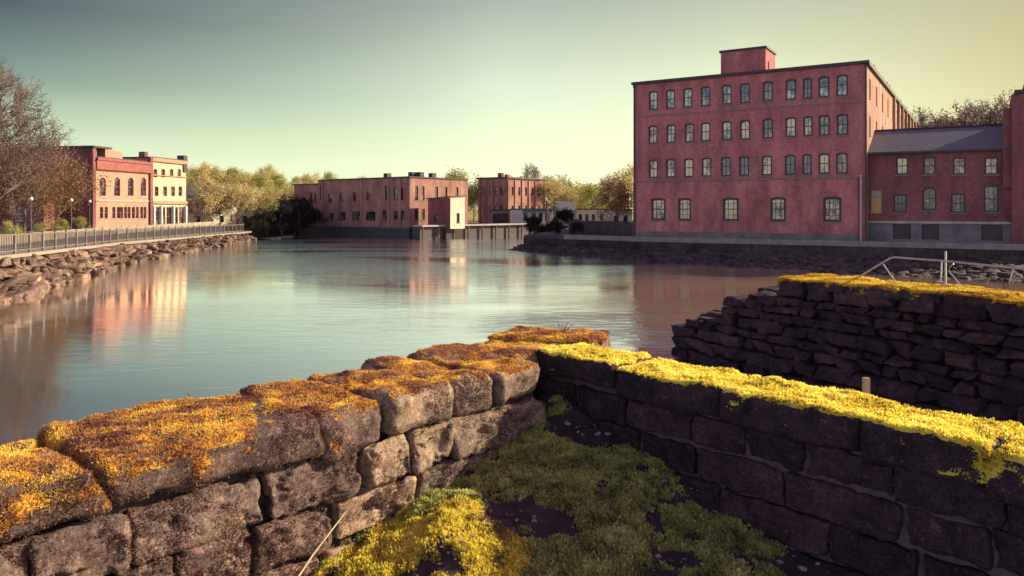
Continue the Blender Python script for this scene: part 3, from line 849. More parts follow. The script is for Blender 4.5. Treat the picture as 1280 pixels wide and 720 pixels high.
MB().box(s0 - .15, s1 + .15, TB - .15, TB + 4.35, topz + .002, topz + .22).build('roof_cap', M['trim_dark'], two)
MB().box(s1 - .12, s1 - .10, TB + 1.0, TB + 1.5, topz - 2.3, topz - 1.2).build('pane', M['pane_dark'], two)
# vents and chimneys along the flank parapet
for k, yy in enumerate((8.5, 21, 23.5, 38)):
    v_ = MB(); v_.box(W - .8, W - .3, yy - .3, yy + .3, HT + .12, HT + .9); v_.box(W - .9, W - .2, yy - .4, yy + .4, HT + .9, HT + 1.05)
    v_.build('vent', M['metal_dark'], mill)

# ---- the low wing with the slate roof
SB = 1.2
o2 = RC + Vector((-ux.y, ux.x)) * SB
wing = thing('wing_building', 'two storey dark brick wing with a blue-grey slate roof, right of the mill', 'building', (o2.x, o2.y, 1.7), mrz)
def s2(px): return px_to_s(px, o2, ux)
WW = s2(1268) + 1.5
def zat(py, px):
    s = s2(px); return wz(py, o2.y + ux.y * s) - 1.7
E = zat(191, 1090)          # eave
BZ = zat(277.5, 1180)       # band
wh = []; ww = []
for px in (1127.7, 1161.7, 1199, 1239):
    s = s2(px); z0, z1 = zat(218, px), zat(196.5, px)
    wh.append((s - .5, s + .5, z0, z1, 0)); ww.append((s, z0, 1.0, z1 - z0, 0, 'pane'))
for px, y0, y1, ar in ((1125, 266, 243, 0), (1161.7, 263, 234, .35), (1197.7, 266, 242, 0), (1239, 265, 232, 0)):
    s = s2(px); z0, z1 = zat(y0, px), zat(y1, px); wd = 1.1
    wh.append((s - wd / 2, s + wd / 2, z0, z1, ar)); ww.append((s, z0, wd, z1 - z0, ar, 'pane' if ar else 'pane_dark'))
sdr = s2(1095.5); dz0, dz1 = zat(266.5, 1095), zat(238, 1095)
wh.append((sdr - .45, sdr + .45, dz0, dz1, 0))
m_ = MB(); wall_holes(m_, .02, WW, BZ, E, wh)
m_.add([(WW, 0, 0), (WW, 14, 0), (WW, 14, E), (WW, 0, E)], [(0, 1, 2, 3)])
m_.add([(0, 14, 0), (WW, 14, 0), (WW, 14, E), (0, 14, E)], [(0, 3, 2, 1)])
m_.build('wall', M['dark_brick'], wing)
for (s, z0, wd, h, ar, pm) in ww:
    window(wing, s, z0, wd, h, ar, 2, 2 if pm == 'pane' else 3, 'trim_dark', pm, rec=.08, fw=.12)
d_ = MB().box(sdr - .45, sdr + .45, .1, .16, dz0, dz1 - .7).build('door', M['door_ochre'], wing)
MB().box(sdr + .28, sdr + .34, .04, .1, dz0 + .85, dz0 + 1.0).build('handle', M['metal'], d_)
MB().box(sdr - .45, sdr + .45, .1, .14, dz1 - .695, dz1).build('transom', M['pane_dark'], d_)
fh = []
for px, wd in ((1127.5, 1.5), (1163, 1.4), (1240, 1.6)):
    s = s2(px); fh.append((s - wd / 2, s + wd / 2, .35, BZ - .25, 0))
m_ = MB(); wall_holes(m_, .02, WW, 0, BZ - .15, fh, .3, -.1); m_.build('foundation', M['foundation'], wing)
for h in fh: MB().box(h[0], h[1], .05, .1, h[2], h[3]).build('vent_opening', M['trim_dark'], wing)
MB().box(-.1, WW, -.25, .02, BZ - .15, BZ + .06).build('band', M['pale_stone'], wing)
rg_ = zat(175, 1095) 
rf = MB(); D2 = 5.0
yr = wz(175, o2.y + D2) - 1.7
rf.add([(-.05, -.45, E + .02), (WW + .2, -.45, E + .02), (WW + .2, D2, yr + .8), (-.05, D2, yr + .8),
        (-.05, -.45, E - .13), (WW + .2, -.45, E - .13), (WW + .2, 14.3, E - .13), (-.05, 14.3, E - .13), (WW + .2, 14.3, E + .02), (-.05, 14.3, E + .02)],
       [(0, 1, 2, 3), (3, 2, 8, 9), (0, 4, 5, 1), (1, 5, 6, 8), (1, 8, 2), (0, 3, 9), (4, 7, 6, 5), (0, 9, 7, 4)])
rfo = rf.build('roof', M['slate'], wing)
MB().tube([(-.1, D2, yr + .84), (WW + .2, D2, yr + .84)], .12, 6).build('ridge', M['trim_dark'], rfo)
MB().box(-.05, WW + .1, -.62, -.452, E - .2, E - .02).build('gutter', M['trim_dark'], rfo)

# ---- tower at the right edge
s = s2(1264)
tp = o2 + ux * s + Vector((ux.y, -ux.x)) * 1.0
tow = thing('brick_tower', 'tall dark red brick stair tower cut by the right edge of the photo', 'tower', (tp.x, tp.y, 1.7), mrz)
TH = wz(118, tp.y) - 1.7
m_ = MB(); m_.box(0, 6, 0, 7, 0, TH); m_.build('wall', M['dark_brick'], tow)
m_ = MB(); m_.box(.2, 6.2, -.22, 7.2, TH + .003, TH + .35); m_.box(.9, 5.4, .5, 6.4, TH + .35, TH + .9); m_.build('roof', M['trim_dark'], tow)
MB().box(-.62, -.01, .4, 1.6, 5.0, TH - 1.1).build('buttress', M['dark_brick'], tow)

# ---- long brick warehouse across the river
C0 = Vector((-17.5, 130)); CL = Vector((-43, 150))
dA = (C0 - CL).normalized(); LA = (C0 - CL).length; arz = math.atan2(dA.y, dA.x)
for i, (px, Y, s, ms, lb) in enumerate([(244, 128, .62, thin[0], 'thin bare tree in front of the cream houses, left one'), (262, 131, .7, gold[0], 'small golden tree between the pale houses'),
        (276, 134, .62, thin[1], 'thin bare tree in front of the small pale houses, right one'), (296, 137, .75, gold[1], 'golden tree at the end of the pale houses'), (312, 150, .8, gold[2], 'golden tree behind the dark bushes')]):
    place_tree('tree', ms, (wx(px, Y), Y, 1.5), lb, rz=i * 1.7, s=s)
wh_ = thing('warehouse_building', 'long two storey brick warehouse across the river, standing on a dark green base wall', 'warehouse', (CL.x, CL.y, 0), arz)
def sA(px): return px_to_s(px, CL, dA)
def zA(py, px): return wz(py, CL.y + dA.y * sA(px))
hA = []; wA = []
def c2x(x): return 300 + x / 4.923
for x, w_, y0, y1 in ((500, 1.3, 470, 420), (563, 1.2, 470, 425), (628, 2.0, 470, 418), (714, 2.1, 470, 415), (803, 2.6, 470, 415), (898, 1.9, 472, 408), (980, 2.9, 466, 410),
                      (440, .8, 360, 300), (462, .7, 360, 305), (500, 1.0, 345, 255), (556, 1.1, 360, 310), (622, .9, 350, 300), (705, .9, 350, 300), (790, .9, 345, 300), (905, 1.1, 345, 255), (975, 2.4, 345, 268), (425, .9, 465, 430)):
    px = c2x(x); s = sA(px); z0, z1 = zA(180 + y0 / 4.923, px), zA(180 + y1 / 4.923, px)
    hA.append((s - w_ / 2, s + w_ / 2, z0, z1, 0)); wA.append((s, z0, w_, z1 - z0))
RZ = 10.3; step = sA(398)
m_ = MB()
wall_holes(m_, 0, step, 1.7, RZ - .7, [h for h in hA if h[1] < step])
wall_holes(m_, step, LA, 1.7, RZ, [h for h in hA if h[0] > step])
m_.add([(step, 0, RZ - .7), (step, 12, RZ - .7), (step, 12, RZ), (step, 0, RZ)], [(0, 3, 2, 1)])
hB = []; wB = []
for k, sx_ in enumerate((1.6, 3.2, 6.6, 9.0, 12.0)):
    hB.append((sx_ - .4, sx_ + .4, 6.4, 8.9, .1)); wB.append((sx_, 6.4, .8, 2.5))
    if k < 2: hB.append((sx_ - .45, sx_ + .45, 3.0, 4.9, 0)); wB.append((sx_, 3.0, .9, 1.9))
side_wall(m_, (LA, 0), R(90), 0, 15, 1.7, RZ, hB)
m_.add([(0, 0, 1.7), (0, 12, 1.7), (0, 12, RZ - .7), (0, 0, RZ - .7)], [(0, 3, 2, 1)])
m_.add([(0, 15, 1.7), (LA, 15, 1.7), (LA, 15, RZ), (0, 15, RZ)], [(0, 3, 2, 1)])
for px in (403, 452, 486, 500): 
    s = sA(px); m_.box(s - .3, s + .3, -.16, -.002, 1.7, RZ - .25)
m_.build('wall', M['rust_brick'], wh_)
for (s, z0, w_, h) in wA: window(wh_, s, z0, w_, h, 0, 2, 1 if w_ < 1.2 else 3, 'trim_dark', 'pane_dark', fw=.08)
for (s, z0, w_, h) in wB: window(wh_, s, z0, w_, h, 0, 2, 2, 'trim_dark', 'pane_dark', off=(LA, 0), rz=R(90), fw=.07)
m_ = MB(); m_.box(-.2, step, -.25, 12, RZ - .69, RZ - .48); m_.box(step + .01, LA + .2, -.25, 15, RZ + .002, RZ + .2)
ro = m_.build('roof', M['trim_dark'], wh_)
for px, hh, yy in ((466, .9, 3), (492, 1.0, 4), (497, 1.0, 5), (523, .8, 6)):
    s = min(sA(px), LA - .9); MB().box(s - .5, s + .5, yy, yy + 1.0, RZ + .2, RZ + .2 + hh).build('chimney', M['trim_dark'], ro)
m_ = MB(); m_.box(2, LA + .3, -.4, 0.0, -.8, 1.65); m_.box(LA + .001, LA + .3, 0, 15, -.8, 1.65); m_.build('base_wall', M['trim_green'], wh_)
MB().box(2, LA + .35, -.5, .005, 1.652, 1.9).build('ledge', M['string_stone'], wh_)

# ---- small annex with a lit gable end
ax, ay = wx(563, 126.5), 126.5
an = thing('shed_building', 'small shed with shaded brick side and pale end at the foot of the warehouse', 'shed', (ax, ay, 1.6), arz)
hh = wz(246, ay) - 1.6
m_ = MB(); wall_holes(m_, -5.2, 0, 0, hh - .2, [(-3.8, -2.6, .9, 2.4, 0)])
m_.add([(-5.2, 0, 0), (-5.2, 4, 0), (-5.2, 4, hh - .2), (-5.2, 0, hh - .2)], [(0, 3, 2, 1)])
m_.build('brick_wall', M['dark_brick'], an)
m_ = MB(); side_wall(m_, (0, 0), R(90), 0, 3.6, 0, hh, [(1.5, 2.3, 1.0, 2.6, 0)]); m_.build('end_wall', M['cream_paint'], an)
window(an, -3.2, .9, 1.2, 1.5, 0, 2, 2, 'trim_dark', 'pane_dark'); window(an, 1.9, 1.0, .8, 1.6, 0, 2, 2, 'trim_dark', 'pane_dark', off=(0, 0), rz=R(90))
m_ = MB(); m_.add([(-5.4, -.3, hh - .35), (.2, -.3, hh - .05), (.2, 3.8, hh + .12), (-5.4, 3.8, hh - .1), (-5.4, -.3, hh - .2), (.2, -.3, hh + .12), (.2, 3.8, hh + .3), (-5.4, 3.8, hh + .05)],
      [(0, 3, 2, 1), (4, 5, 6, 7), (0, 1, 5, 4), (1, 2, 6, 5), (2, 3, 7, 6), (3, 0, 4, 7)]); m_.build('roof', M['trim_dark'], an)

# ---- square brick building
qx, qy = wx(634, 168), 168.0
dq = Vector((.80, -.6)); qz = math.atan2(dq.y, dq.x)
qb = thing('square_building', 'square two storey brick building with pilasters, behind the low white shop', 'building', (qx, qy, 1.6), qz)
hq = wz(223, qy) - 1.6
so_ = Vector((qx, qy)); k_ = (598 - 640) / F; wl_ = -(k_ * so_.y - so_.x) / (dq.x - k_ * dq.y)
m_ = MB(); holes = [(-wl_ + 1.6 + i * (wl_ - 2) / 4, -wl_ + 2.5 + i * (wl_ - 2) / 4, z, z + 1.9, .1) for i in range(4) for z in (2.2, 6.4)]
wall_holes(m_, -wl_, 0, 0, hq, holes)
h2_ = [(1.4 + i * 2.6, 2.3 + i * 2.6, z, z + 1.9, .1) for i in range(5) for z in (2.2, 6.4)]
side_wall(m_, (0, 0), R(90), 0, 15, 0, hq, h2_)
m_.add([(-wl_, 0, 0), (-wl_, 15, 0), (-wl_, 15, hq), (-wl_, 0, hq)], [(0, 3, 2, 1)])
for yy in (.4, 2.9, 5.6, 8.2, 10.8, 14.6): m_.box(.002, .22, yy - .28, yy + .28, 0, hq - .3)
for i in range(5): m_.box(-wl_ + .1 + i * (wl_ - .7) / 4, -wl_ + .6 + i * (wl_ - .7) / 4, -.2, -.002, 0, hq - .3)
m_.build('wall', M['rust_brick'], qb)
for h in holes: window(qb, (h[0] + h[1]) / 2, h[2], .9, 1.9, .1, 2, 1, 'trim_dark', 'pane_dark')
for h in h2_: window(qb, (h[0] + h[1]) / 2, h[2], .9, 1.9, .1, 2, 1, 'trim_dark', 'pane_dark', off=(0, 0), rz=R(90))
m_ = MB(); m_.box(-wl_ - .4, .4, -.4, 15.4, hq + .002, hq + .35); ro = m_.build('roof', M['trim_dark'], qb)
MB().box(-4.2, -3.2, 2, 3, hq + .35, hq + 1.4).build('chimney', M['dark_brick'], ro); MB().box(-1.9, -1.1, 1.5, 2.4, hq + .35, hq + 1.0).build('chimney', M['dark_brick'], ro)

# ---- low shops and sheds in front of it
def block(name, label, cat, px0, px1, ytop, Y, dep, wmat, base=1.6, wins_=(), garage=None, roofm='trim_dark', pane='pane_dark', roof_t=.2, group=None):
    x0, x1 = wx(px0, Y), wx(px1, Y); t = thing(name, label, cat, (x0, Y, base), 0, group)
    W_ = x1 - x0; H_ = wz(ytop, Y) - base
    hs = [((f0 * W_), (f1 * W_), z0 * H_, z1 * H_, 0) for f0, f1, z0, z1 in wins_]
    if garage: hs.append((garage[0] * W_, garage[1] * W_, .001, garage[2] * H_, 0))
    m_ = MB(); wall_holes(m_, 0, W_, 0, H_, hs)
    m_.add([(0, 0, 0), (0, dep, 0), (0, dep, H_), (0, 0, H_)], [(0, 3, 2, 1)])
    m_.add([(W_, 0, 0), (W_, dep, 0), (W_, dep, H_), (W_, 0, H_)], [(0, 1, 2, 3)])
    m_.add([(0, dep, 0), (W_, dep, 0), (W_, dep, H_), (0, dep, H_)], [(0, 3, 2, 1)])
    m_.build('wall', M[wmat], t)
    for f0, f1, z0, z1 in wins_: window(t, (f0 + f1) / 2 * W_, z0 * H_, (f1 - f0) * W_, (z1 - z0) * H_, 0, 2, 2, 'trim_dark', pane, sill=False, fw=.07)
    if garage: MB().box(garage[0] * W_, garage[1] * W_, .12, .2, 0, garage[2] * H_).build('garage_door', M['trim_dark'], t)
    MB().box(-.15, W_ + .15, -.2, dep + .1, H_ + .002, H_ + roof_t).build('roof', M[roofm], t)
    return t, W_, H_
block('garage_building', 'low grey garage with a dark wide door, left of the white shop', 'garage', 613, 638, 263, 150, 8, 'concrete', garage=(.12, .9, .8))
t, W_, H_ = block('shop_building', 'long low white shop with a teal awning, in front of the square brick building', 'shop', 638.3, 691, 262, 149, 8, 'white_paint', wins_=((.30, .40, .3, .8), (.5, .6, .3, .8), (.66, .76, .3, .8), (.82, .92, .3, .8)))
MB().box(.28 * W_, .98 * W_, -1.2, -.01, .86 * H_, .99 * H_).build('awning', M['awning'], t)
block('white_building', 'small white flat-roofed building right of the white shop', 'building', 697, 719, 254, 150, 7, 'white_paint', wins_=((.2, .4, .3, .7), (.6, .8, .3, .7)), roofm='white_paint', roof_t=.35)
block('pale_building', 'long low pale building between the trees left of the mill', 'building', 719.5, 760, 262, 158, 7, 'cream_paint', wins_=((.1, .2, .3, .7), (.3, .4, .3, .7), (.5, .6, .3, .7), (.75, .85, .3, .7)))
block('yellow_shed', 'low yellow shed seen under the orange tree', 'shed', 764, 790, 263, 140, 5, 'cream_paint', wins_=((.15, .35, .3, .7), (.6, .8, .3, .7)))
for px, Y, top, nm, lb in ((684, 146, 252, 'utility_pole', 'dark post right of the teal awning'), (693, 144, 255, 'utility_pole', 'thicker dark post left of the small white building')):
    x = wx(px, Y); m_ = MB(); m_.tube([(0, 0, 0), (0, 0, wz(top, Y) - 1.6)], [.22, .17], 8); m_.box(-.5, .5, -.06, .06, wz(top, Y) - 2.3, wz(top, Y) - 2.15)
    tag(m_.build(nm, M['bark'], None, (x, Y, 1.6)), lb, 'post', 'dark posts by the shops')

# ---- wooden landing stage with piles in front of the far bank
P0, P1 = Vector((-14.6, 123.5)), Vector((4.5, 143.0))
dP = (P1 - P0); LP = dP.length; pz = math.atan2(dP.y, dP.x)
pier = thing('landing_stage', 'long timber landing stage on piles below the warehouse and shops', 'pier', (P0.x, P0.y, 0), pz)
MB().box(0, LP, 0, 2.4, 2.0, 2.25).build('deck', M['pale_stone'], pier)
MB().box(0, LP, .6, 2.6, -.9, 1.995).build('back_wall', M['trim_dark'], pier)
for i in range(9):
    s = .3 + i * (LP - .6) / 8
    MB().tube([(s, .2, -.9), (s, .2, 2.0)], .16, 7).build('pile', M['bark'], pier)
# ---- terrace fence and coping by the mill
Q = [Vector(q) for q in QL]
cop = MB()
for a, b in zip(Q[1:-1], Q[2:]):
    d = (b - a).normalized(); nn = Vector((d.y, -d.x)) * .22; m2 = Vector((-d.y, d.x)) * .45
    p = [a + nn, b + nn, b + m2, a + m2]
    cop.prism([(v.x, v.y) for v in p], 1.45, 1.95)
tag(cop.build('coping', M['concrete']), 'pale grey stone coping along the top of the quay in front of the mill', 'coping')
qwall = MB()
for a, b in zip(Q[:-1], Q[1:]):
    d = (b - a).normalized(); nn = Vector((d.y, -d.x)) * .12
    p = [a + nn, b + nn, b, a]; qwall.prism([(v.x, v.y) for v in p], -.4, 1.449)
tag(qwall.build('quay_wall', stone_mat('quay_stone', (.03, .028, .03), (.08, .075, .07), (.12, .12, .08), .3, .25, .03)), 'dark stone quay wall below the pale coping in front of the mill', 'wall')
fx0, fx1 = Vector((wx(712, 97), 97)), Vector((wx(792, 84.6), 84.6))
d = fx1 - fx0; fz = math.atan2(d.y, d.x)
fen = thing('board_fence', 'dark board fence on the terrace left of the mill', 'fence', (fx0.x, fx0.y, 1.7), fz)
m_ = MB(); n_ = 42
for i in range(n_): m_.box(i * d.length / n_ + .01, (i + 1) * d.length / n_ - .01, 0, .04, .05, 1.75 + .03 * math.sin(i * 2.3))
m_.build('boards', M['trim_dark'], fen)
for i in range(8): s = i * d.length / 7; MB().box(s - .07, s + .07, -.1, -.001, 0, 1.95).build('post', M['bark'], fen)
# riprap on the shore in front of the mill
rk = stone_mat('riprap_stone', (.022, .018, .026), (.085, .07, .07), (.45, .42, .34), .55, .6, .03)
rng = np.random.RandomState(3); L = []
for i in range(1500):
    t = rng.rand() * 5.2; k = int(t); f = t - k
    a = np.array(QL[k]) * (1 - f) + np.array(QL[k + 1]) * f; b = np.array(WL[k]) * (1 - f) + np.array(WL[k + 1]) * f
    g_ = rng.rand() ** .55 if rng.rand() < .75 else rng.rand()
    p = a * (1 - g_) + b * g_; z = .5 * (1 - g_) - .2 * g_
    ang = rng.rand() * 6.3; c_, s_ = math.cos(ang), math.sin(ang)
    sz = rng.uniform(.12, .36) * (1.2 if rng.rand() < .2 else 1)
    L.append(stone((p[0], p[1], z + sz * .2), (sz * 1.3, sz, sz * .6), [[c_, s_, .15], [-s_, c_, .1], [-.1, 0, 1]], 3, .6, .05, 3, i, .25, 2))
V, Fc = merge(L)
o = link('shore_rocks', np_mesh('shore_rocks', V, Fc, rk)); tag(o, 'pale broken rocks strewn along the shore below the mill quay', 'rocks', None, 'stuff')

# ---- left bank: embankment of rubble, railing, low wall, buildings
rb = stone_mat('embankment_stone', (.07, .045, .045), (.26, .20, .15), (.40, .33, .23), .35, .5, .03)
rng = np.random.RandomState(9); L = []
y = 28.0
while y < 121:
    p = de_at(y); tz = p.z - .28
    x_ = p.x
    for lv in range(6):
        hz = tz / 5.4
        zc = tz - hz * (lv + .5) * 1.05
        if rng.rand() < .16: continue
        out = .05 + lv * .19 + rng.uniform(-.15, .22)
        lx = rng.uniform(.18, .62); c_, s_ = math.cos(rng.uniform(-.3, .3) - .2), math.sin(rng.uniform(-.3, .3) - .2)
        L.append(stone((x_ + out - .3, y + rng.uniform(-.3, .3), zc), (.45 + rng.rand() * .25, lx, hz * rng.uniform(.42, .62)), [[c_, -s_, rng.uniform(-.3, .3)], [s_, c_, rng.uniform(-.2, .2)], [0, 0, 1]], 6, .22, .09, 2.0, int(rng.rand() * 1e6), .34, 4))
    # toe stones in the water
    if rng.rand() < .8:
        sz = rng.uniform(.2, .5)
        L.append(stone((x_ + 1.05 + rng.uniform(-.3, .6) * (1.3 if y < 60 else .8), y, .05), (sz, sz * 1.3, sz * .6), [[1, .2, 0], [-.2, 1, 0], [0, 0, 1]], 4, .6, .05, 3, int(y * 77), .3, 3))
    y += .82
V, Fc = merge(L)
emb = link('stone_embankment', np_mesh('stone_embankment', V, Fc, rb)); tag(emb, 'rough embankment of tumbled pale stones along the left bank', 'embankment')

rail = thing('promenade_railing', 'long metal railing with thin uprights along the left promenade', 'railing', (0, 0, 0))
tr = MB(); br_ = MB(); bars = MB()
ys = [24 + i * 2.4 for i in range(41)]
pts = [de_at(yy, -.35) for yy in ys]
for a, b in zip(pts, pts[1:]):
    tr.beam(a + Vector((0, 0, 1.15)), b + Vector((0, 0, 1.15)), .12, .09)
    br_.beam(a + Vector((0, 0, .2)), b + Vector((0, 0, .2)), .06, .06)
    for k in range(1, 10):
        q = a.lerp(b, k / 10); bars.beam(q + Vector((0, 0, .2)), q + Vector((0, 0, 1.12)), .03, .03)
tr.build('handrail', M['rail_tan'], rail); br_.build('bottom_rail', M['rail_tan'], rail); bars.build('bars', M['trim_dark'], rail)['kind'] = 'stuff'
for p in pts[::1]:
    MB().box(p.x - .06, p.x + .06, p.y - .06, p.y + .06, p.z, p.z + 1.3).build('post', M['rail_tan'], rail)
lwll = MB()
for a, b in zip(ys[:-1], ys[1:]):
    p, q = de_at(a, -4.55), de_at(b, -4.55)
    lwll.prism([(p.x, p.y), (q.x, q.y), (q.x - .3, q.y), (p.x - .3, p.y)], .5, [3.0, 2.95, 2.95, 3.0])
tag(lwll.build('parapet_wall', M['parapet']), 'low pale parapet wall between the promenade and the street on the left bank', 'wall')

# rose brick building
A0 = Vector((-56.8, 103)); A1 = Vector((-54.8, 115)); dB = (A1 - A0).normalized(); LB = (A1 - A0).length; bz = math.atan2(dB.y, dB.x)
GB = 2.2
rose = thing('rose_brick_building', 'rose brick building with four tall arched windows, left of the cream building', 'building', (A0.x, A0.y, GB), bz)
HB = 11.9 - GB
def sB(px): return px_to_s(px, A0, dB)
def zB(py, px): return wz(py, A0.y + dB.y * sB(px)) - GB
hs = []; wn = []
for cx in (213, 313, 407, 495):
    px = 90 + cx / 5.54; s = sB(px); z0, z1 = zB(170 + 416 / 5.54, px), zB(170 + 288 / 5.54, px)
    hs.append((s - .62, s + .62, z0, z1, .35)); wn.append((s, z0, 1.24, z1 - z0, .35))
for cx in (205, 237, 290, 322, 343, 370, 395, 425, 452, 482, 505):
    px = 90 + cx / 5.54; s = sB(px); z0, z1 = zB(170 + 572 / 5.54, px), zB(170 + 490 / 5.54, px)
    hs.append((s - .33, s + .33, z0, z1, .1)); wn.append((s, z0, .66, z1 - z0, .1))
m_ = MB(); wall_holes(m_, 0, LB, 0, HB - 1.6, hs)
m_.build('front_wall', M['pink_brick'], rose)
m_ = MB()
m_.add([(0, 0, 0), (0, 20, 0), (0, 20, HB + 1.3), (0, 0, HB + 1.3)], [(0, 3, 2, 1)])
m_.add([(LB, 0, 0), (LB, 20, 0), (LB, 20, HB), (LB, 0, HB)], [(0, 1, 2, 3)])
m_.add([(0, 20, 0), (LB, 20, 0), (LB, 20, HB + .2), (0, 20, HB + 1.3)], [(0, 3, 2, 1)])
m_.box(-.35, .25, -.3, -.003, 0, HB + 1.2); m_.box(LB - .25, LB + .35, -.3, -.003, 0, HB + .9)
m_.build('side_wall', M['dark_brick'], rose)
m_ = MB(); m_.box(.25, LB - .25, -.45, -.004, HB - 1.6, HB); m_.box(.25, LB - .25, -.6, -.452, HB - .35, HB + .002); m_.build('cornice', M['trim_red'], rose)
m_ = MB(); m_.box(-.5, 3.2, -.5, 20.3, HB + 1.3, HB + 1.55); m_.box(.01, LB, .1, 20, HB + .01, HB + .2); rfo = m_.build('roof', M['trim_dark'], rose)
m_ = MB(); m_.box(3.2, 6.8, .6, 5, HB + .2, HB + 1.35); m_.box(.3, 1.1, .3, 1.0, HB, HB + 1.28); m_.build('parapet_block', M['pink_brick'], rose)
for (s, z0, w_, h, ar) in wn: window(rose, s, z0, w_, h, ar, 2, 2 if w_ > 1 else 1, 'trim_red', 'pane_dark', fw=.08, sillmat='pale_stone')
MB().box(.3, LB - .3, -.12, -.004, 3.75, 3.95).build('string_course', M['pale_stone'], rose)

# cream building
C1 = A1 + dB * .4; LC2 = 8.9
cream = thing('cream_building', 'narrow three storey cream building with shopfront, right of the rose brick building', 'building', (C1.x, C1.y, GB - .4), bz)
HC = 12.7 - GB + .4
def sC(px): return px_to_s(px, C1, dB)
def zC(py, px): return wz(py, C1.y + dB.y * sC(px)) - GB + .4
hs = []; wn = []
for cx in (577, 632, 690, 742):
    px = 90 + cx / 5.54; s = sC(px)
    z0, z1 = zC(170 + 286 / 5.54, px), zC(170 + 228 / 5.54, px); hs.append((s - .48, s + .48, z0, z1, .2)); wn.append((s, z0, .96, z1 - z0, .2))
for cx in (586, 645, 700, 750):
    px = 90 + cx / 5.54; s = sC(px)
    z0, z1 = zC(170 + 416 / 5.54, px), zC(170 + 350 / 5.54, px); hs.append((s - .48, s + .48, z0, z1, 0)); wn.append((s, z0, .96, z1 - z0, 0))
SFZ = 3.6
for s_a, s_b in ((.6, 1.9), (2.3, 3.4), (3.7, 5.0), (5.5, 6.7), (7.0, 8.3)): hs.append((s_a, s_b, .5, SFZ - .2, 0)); wn.append(((s_a + s_b) / 2, .5, s_b - s_a, SFZ - .7, 0))
m_ = MB(); wall_holes(m_, 0, LC2, 0, HC, hs)
m_.build('front_wall', M['cream_brick'], cream)
m_ = MB(); m_.add([(LC2, 0, 0), (LC2, 14, 0), (LC2, 14, HC), (LC2, 0, HC)], [(0, 1, 2, 3)])
m_.add([(0, 0, 0), (0, 14, 0), (0, 14, HC), (0, 0, HC)], [(0, 3, 2, 1)]); m_.add([(0, 14, 0), (LC2, 14, 0), (LC2, 14, HC), (0, 14, HC)], [(0, 3, 2, 1)])
m_.build('side_wall', M['pink_brick'], cream)
m_ = MB(); m_.box(-.1, LC2 + .1, -.35, -.003, HC - .55, HC); m_.box(-.1, LC2 + .1, -.2, -.003, 8.2, 8.35); m_.box(0, LC2, -.3, -.003, SFZ + .3, SFZ + .75); m_.build('cornice', M['pink_brick'], cream)
ro = MB().box(-.1, LC2 + .1, -.3, 14, HC + .002, HC + .15).build('roof', M['trim_dark'], cream)
MB().box(LC2 - .9, LC2 + .1, -.2, 1.0, HC - 1.8, HC + .9).build('chimney', M['trim_dark'], ro)
MB().box(-.2, .6, 1, 2, HC + .15, HC + .9).build('chimney', M['dark_brick'], ro)
for i in range(4): MB().box([.15, 2.0, 5.1, 8.4][i], [.45, 2.25, 5.4, 8.75][i], -.35, -.004, 0, SFZ).build('column', M['white_paint'], cream)
for (s, z0, w_, h, ar) in wn: window(cream, s, z0, w_, h, ar, 2, 2, 'trim_red', 'pane_dark', fw=.07, sill=False)

# small pale houses beyond
def house(px, Y, w_, d_, h_, label, rz, wm, base=1.6, ridge=1.6):
    t = thing('house', label, 'house', (wx(px, Y), Y, base), rz, 'small pale houses beyond the cream building')
    hs = [(w_ * f - .4, w_ * f + .4, z, z + 1.2, 0) for f in (.22, .5, .78) for z in ((.9, 3.4) if h_ > 4.8 else (1.0,))]
    m_ = MB(); wall_holes(m_, 0, w_, 0, h_, hs)
    m_.add([(0, 0, 0), (0, d_, 0), (0, d_, h_), (0, d_ / 2, h_ + ridge), (0, 0, h_)], [(0, 4, 3, 2, 1)])
    m_.add([(w_, 0, 0), (w_, d_, 0), (w_, d_, h_), (w_, d_ / 2, h_ + ridge), (w_, 0, h_)], [(0, 1, 2, 3, 4)])
    m_.add([(0, d_, 0), (w_, d_, 0), (w_, d_, h_), (0, d_, h_)], [(0, 3, 2, 1)])
    m_.build('wall', M[wm], t)
    for h in hs: window(t, (h[0] + h[1]) / 2, h[2], .8, 1.2, 0, 2, 1, 'trim_dark', 'pane_dark', sill=False, fw=.06)
    o_ = .35
    r_ = MB().add([(-o_, -o_, h_ - .25), (w_ + o_, -o_, h_ - .25), (w_ + o_, d_ / 2, h_ + ridge + .05), (-o_, d_ / 2, h_ + ridge + .05), (w_ + o_, d_ + o_, h_ - .25), (-o_, d_ + o_, h_ - .25),
                   (-o_, -o_, h_ - .1), (w_ + o_, -o_, h_ - .1), (w_ + o_, d_ / 2, h_ + ridge + .22), (-o_, d_ / 2, h_ + ridge + .22), (w_ + o_, d_ + o_, h_ - .1), (-o_, d_ + o_, h_ - .1)],
                  [(0, 3, 2, 1), (3, 5, 4, 2), (6, 7, 8, 9), (9, 8, 10, 11), (0, 1, 7, 6), (4, 5, 11, 10), (1, 2, 8, 7), (2, 4, 10, 8), (0, 6, 9, 3), (3, 9, 11, 5)]).build('roof', M['roof_tar'], t)
    MB().box(w_ * .7, w_ * .7 + .6, d_ / 2 - .3, d_ / 2 + .3, h_ + ridge - .3, h_ + ridge + .9).build('chimney', M['dark_brick'], r_)
house(236, 132, 8, 7, 5.6, 'cream gabled house directly right of the cream building', bz - .5, 'cream_paint')
house(252, 140, 7, 6, 4.2, 'low cream house second from the cream building', bz - .6, 'cream_paint')
house(268, 150, 8, 6, 5.0, 'pale house with two floors among the golden trees', bz - .7, 'white_paint', 1.6)
house(286, 146, 6, 5, 3.2, 'smallest pale house near the end of the promenade', bz - .8, 'cream_paint', 1.4)

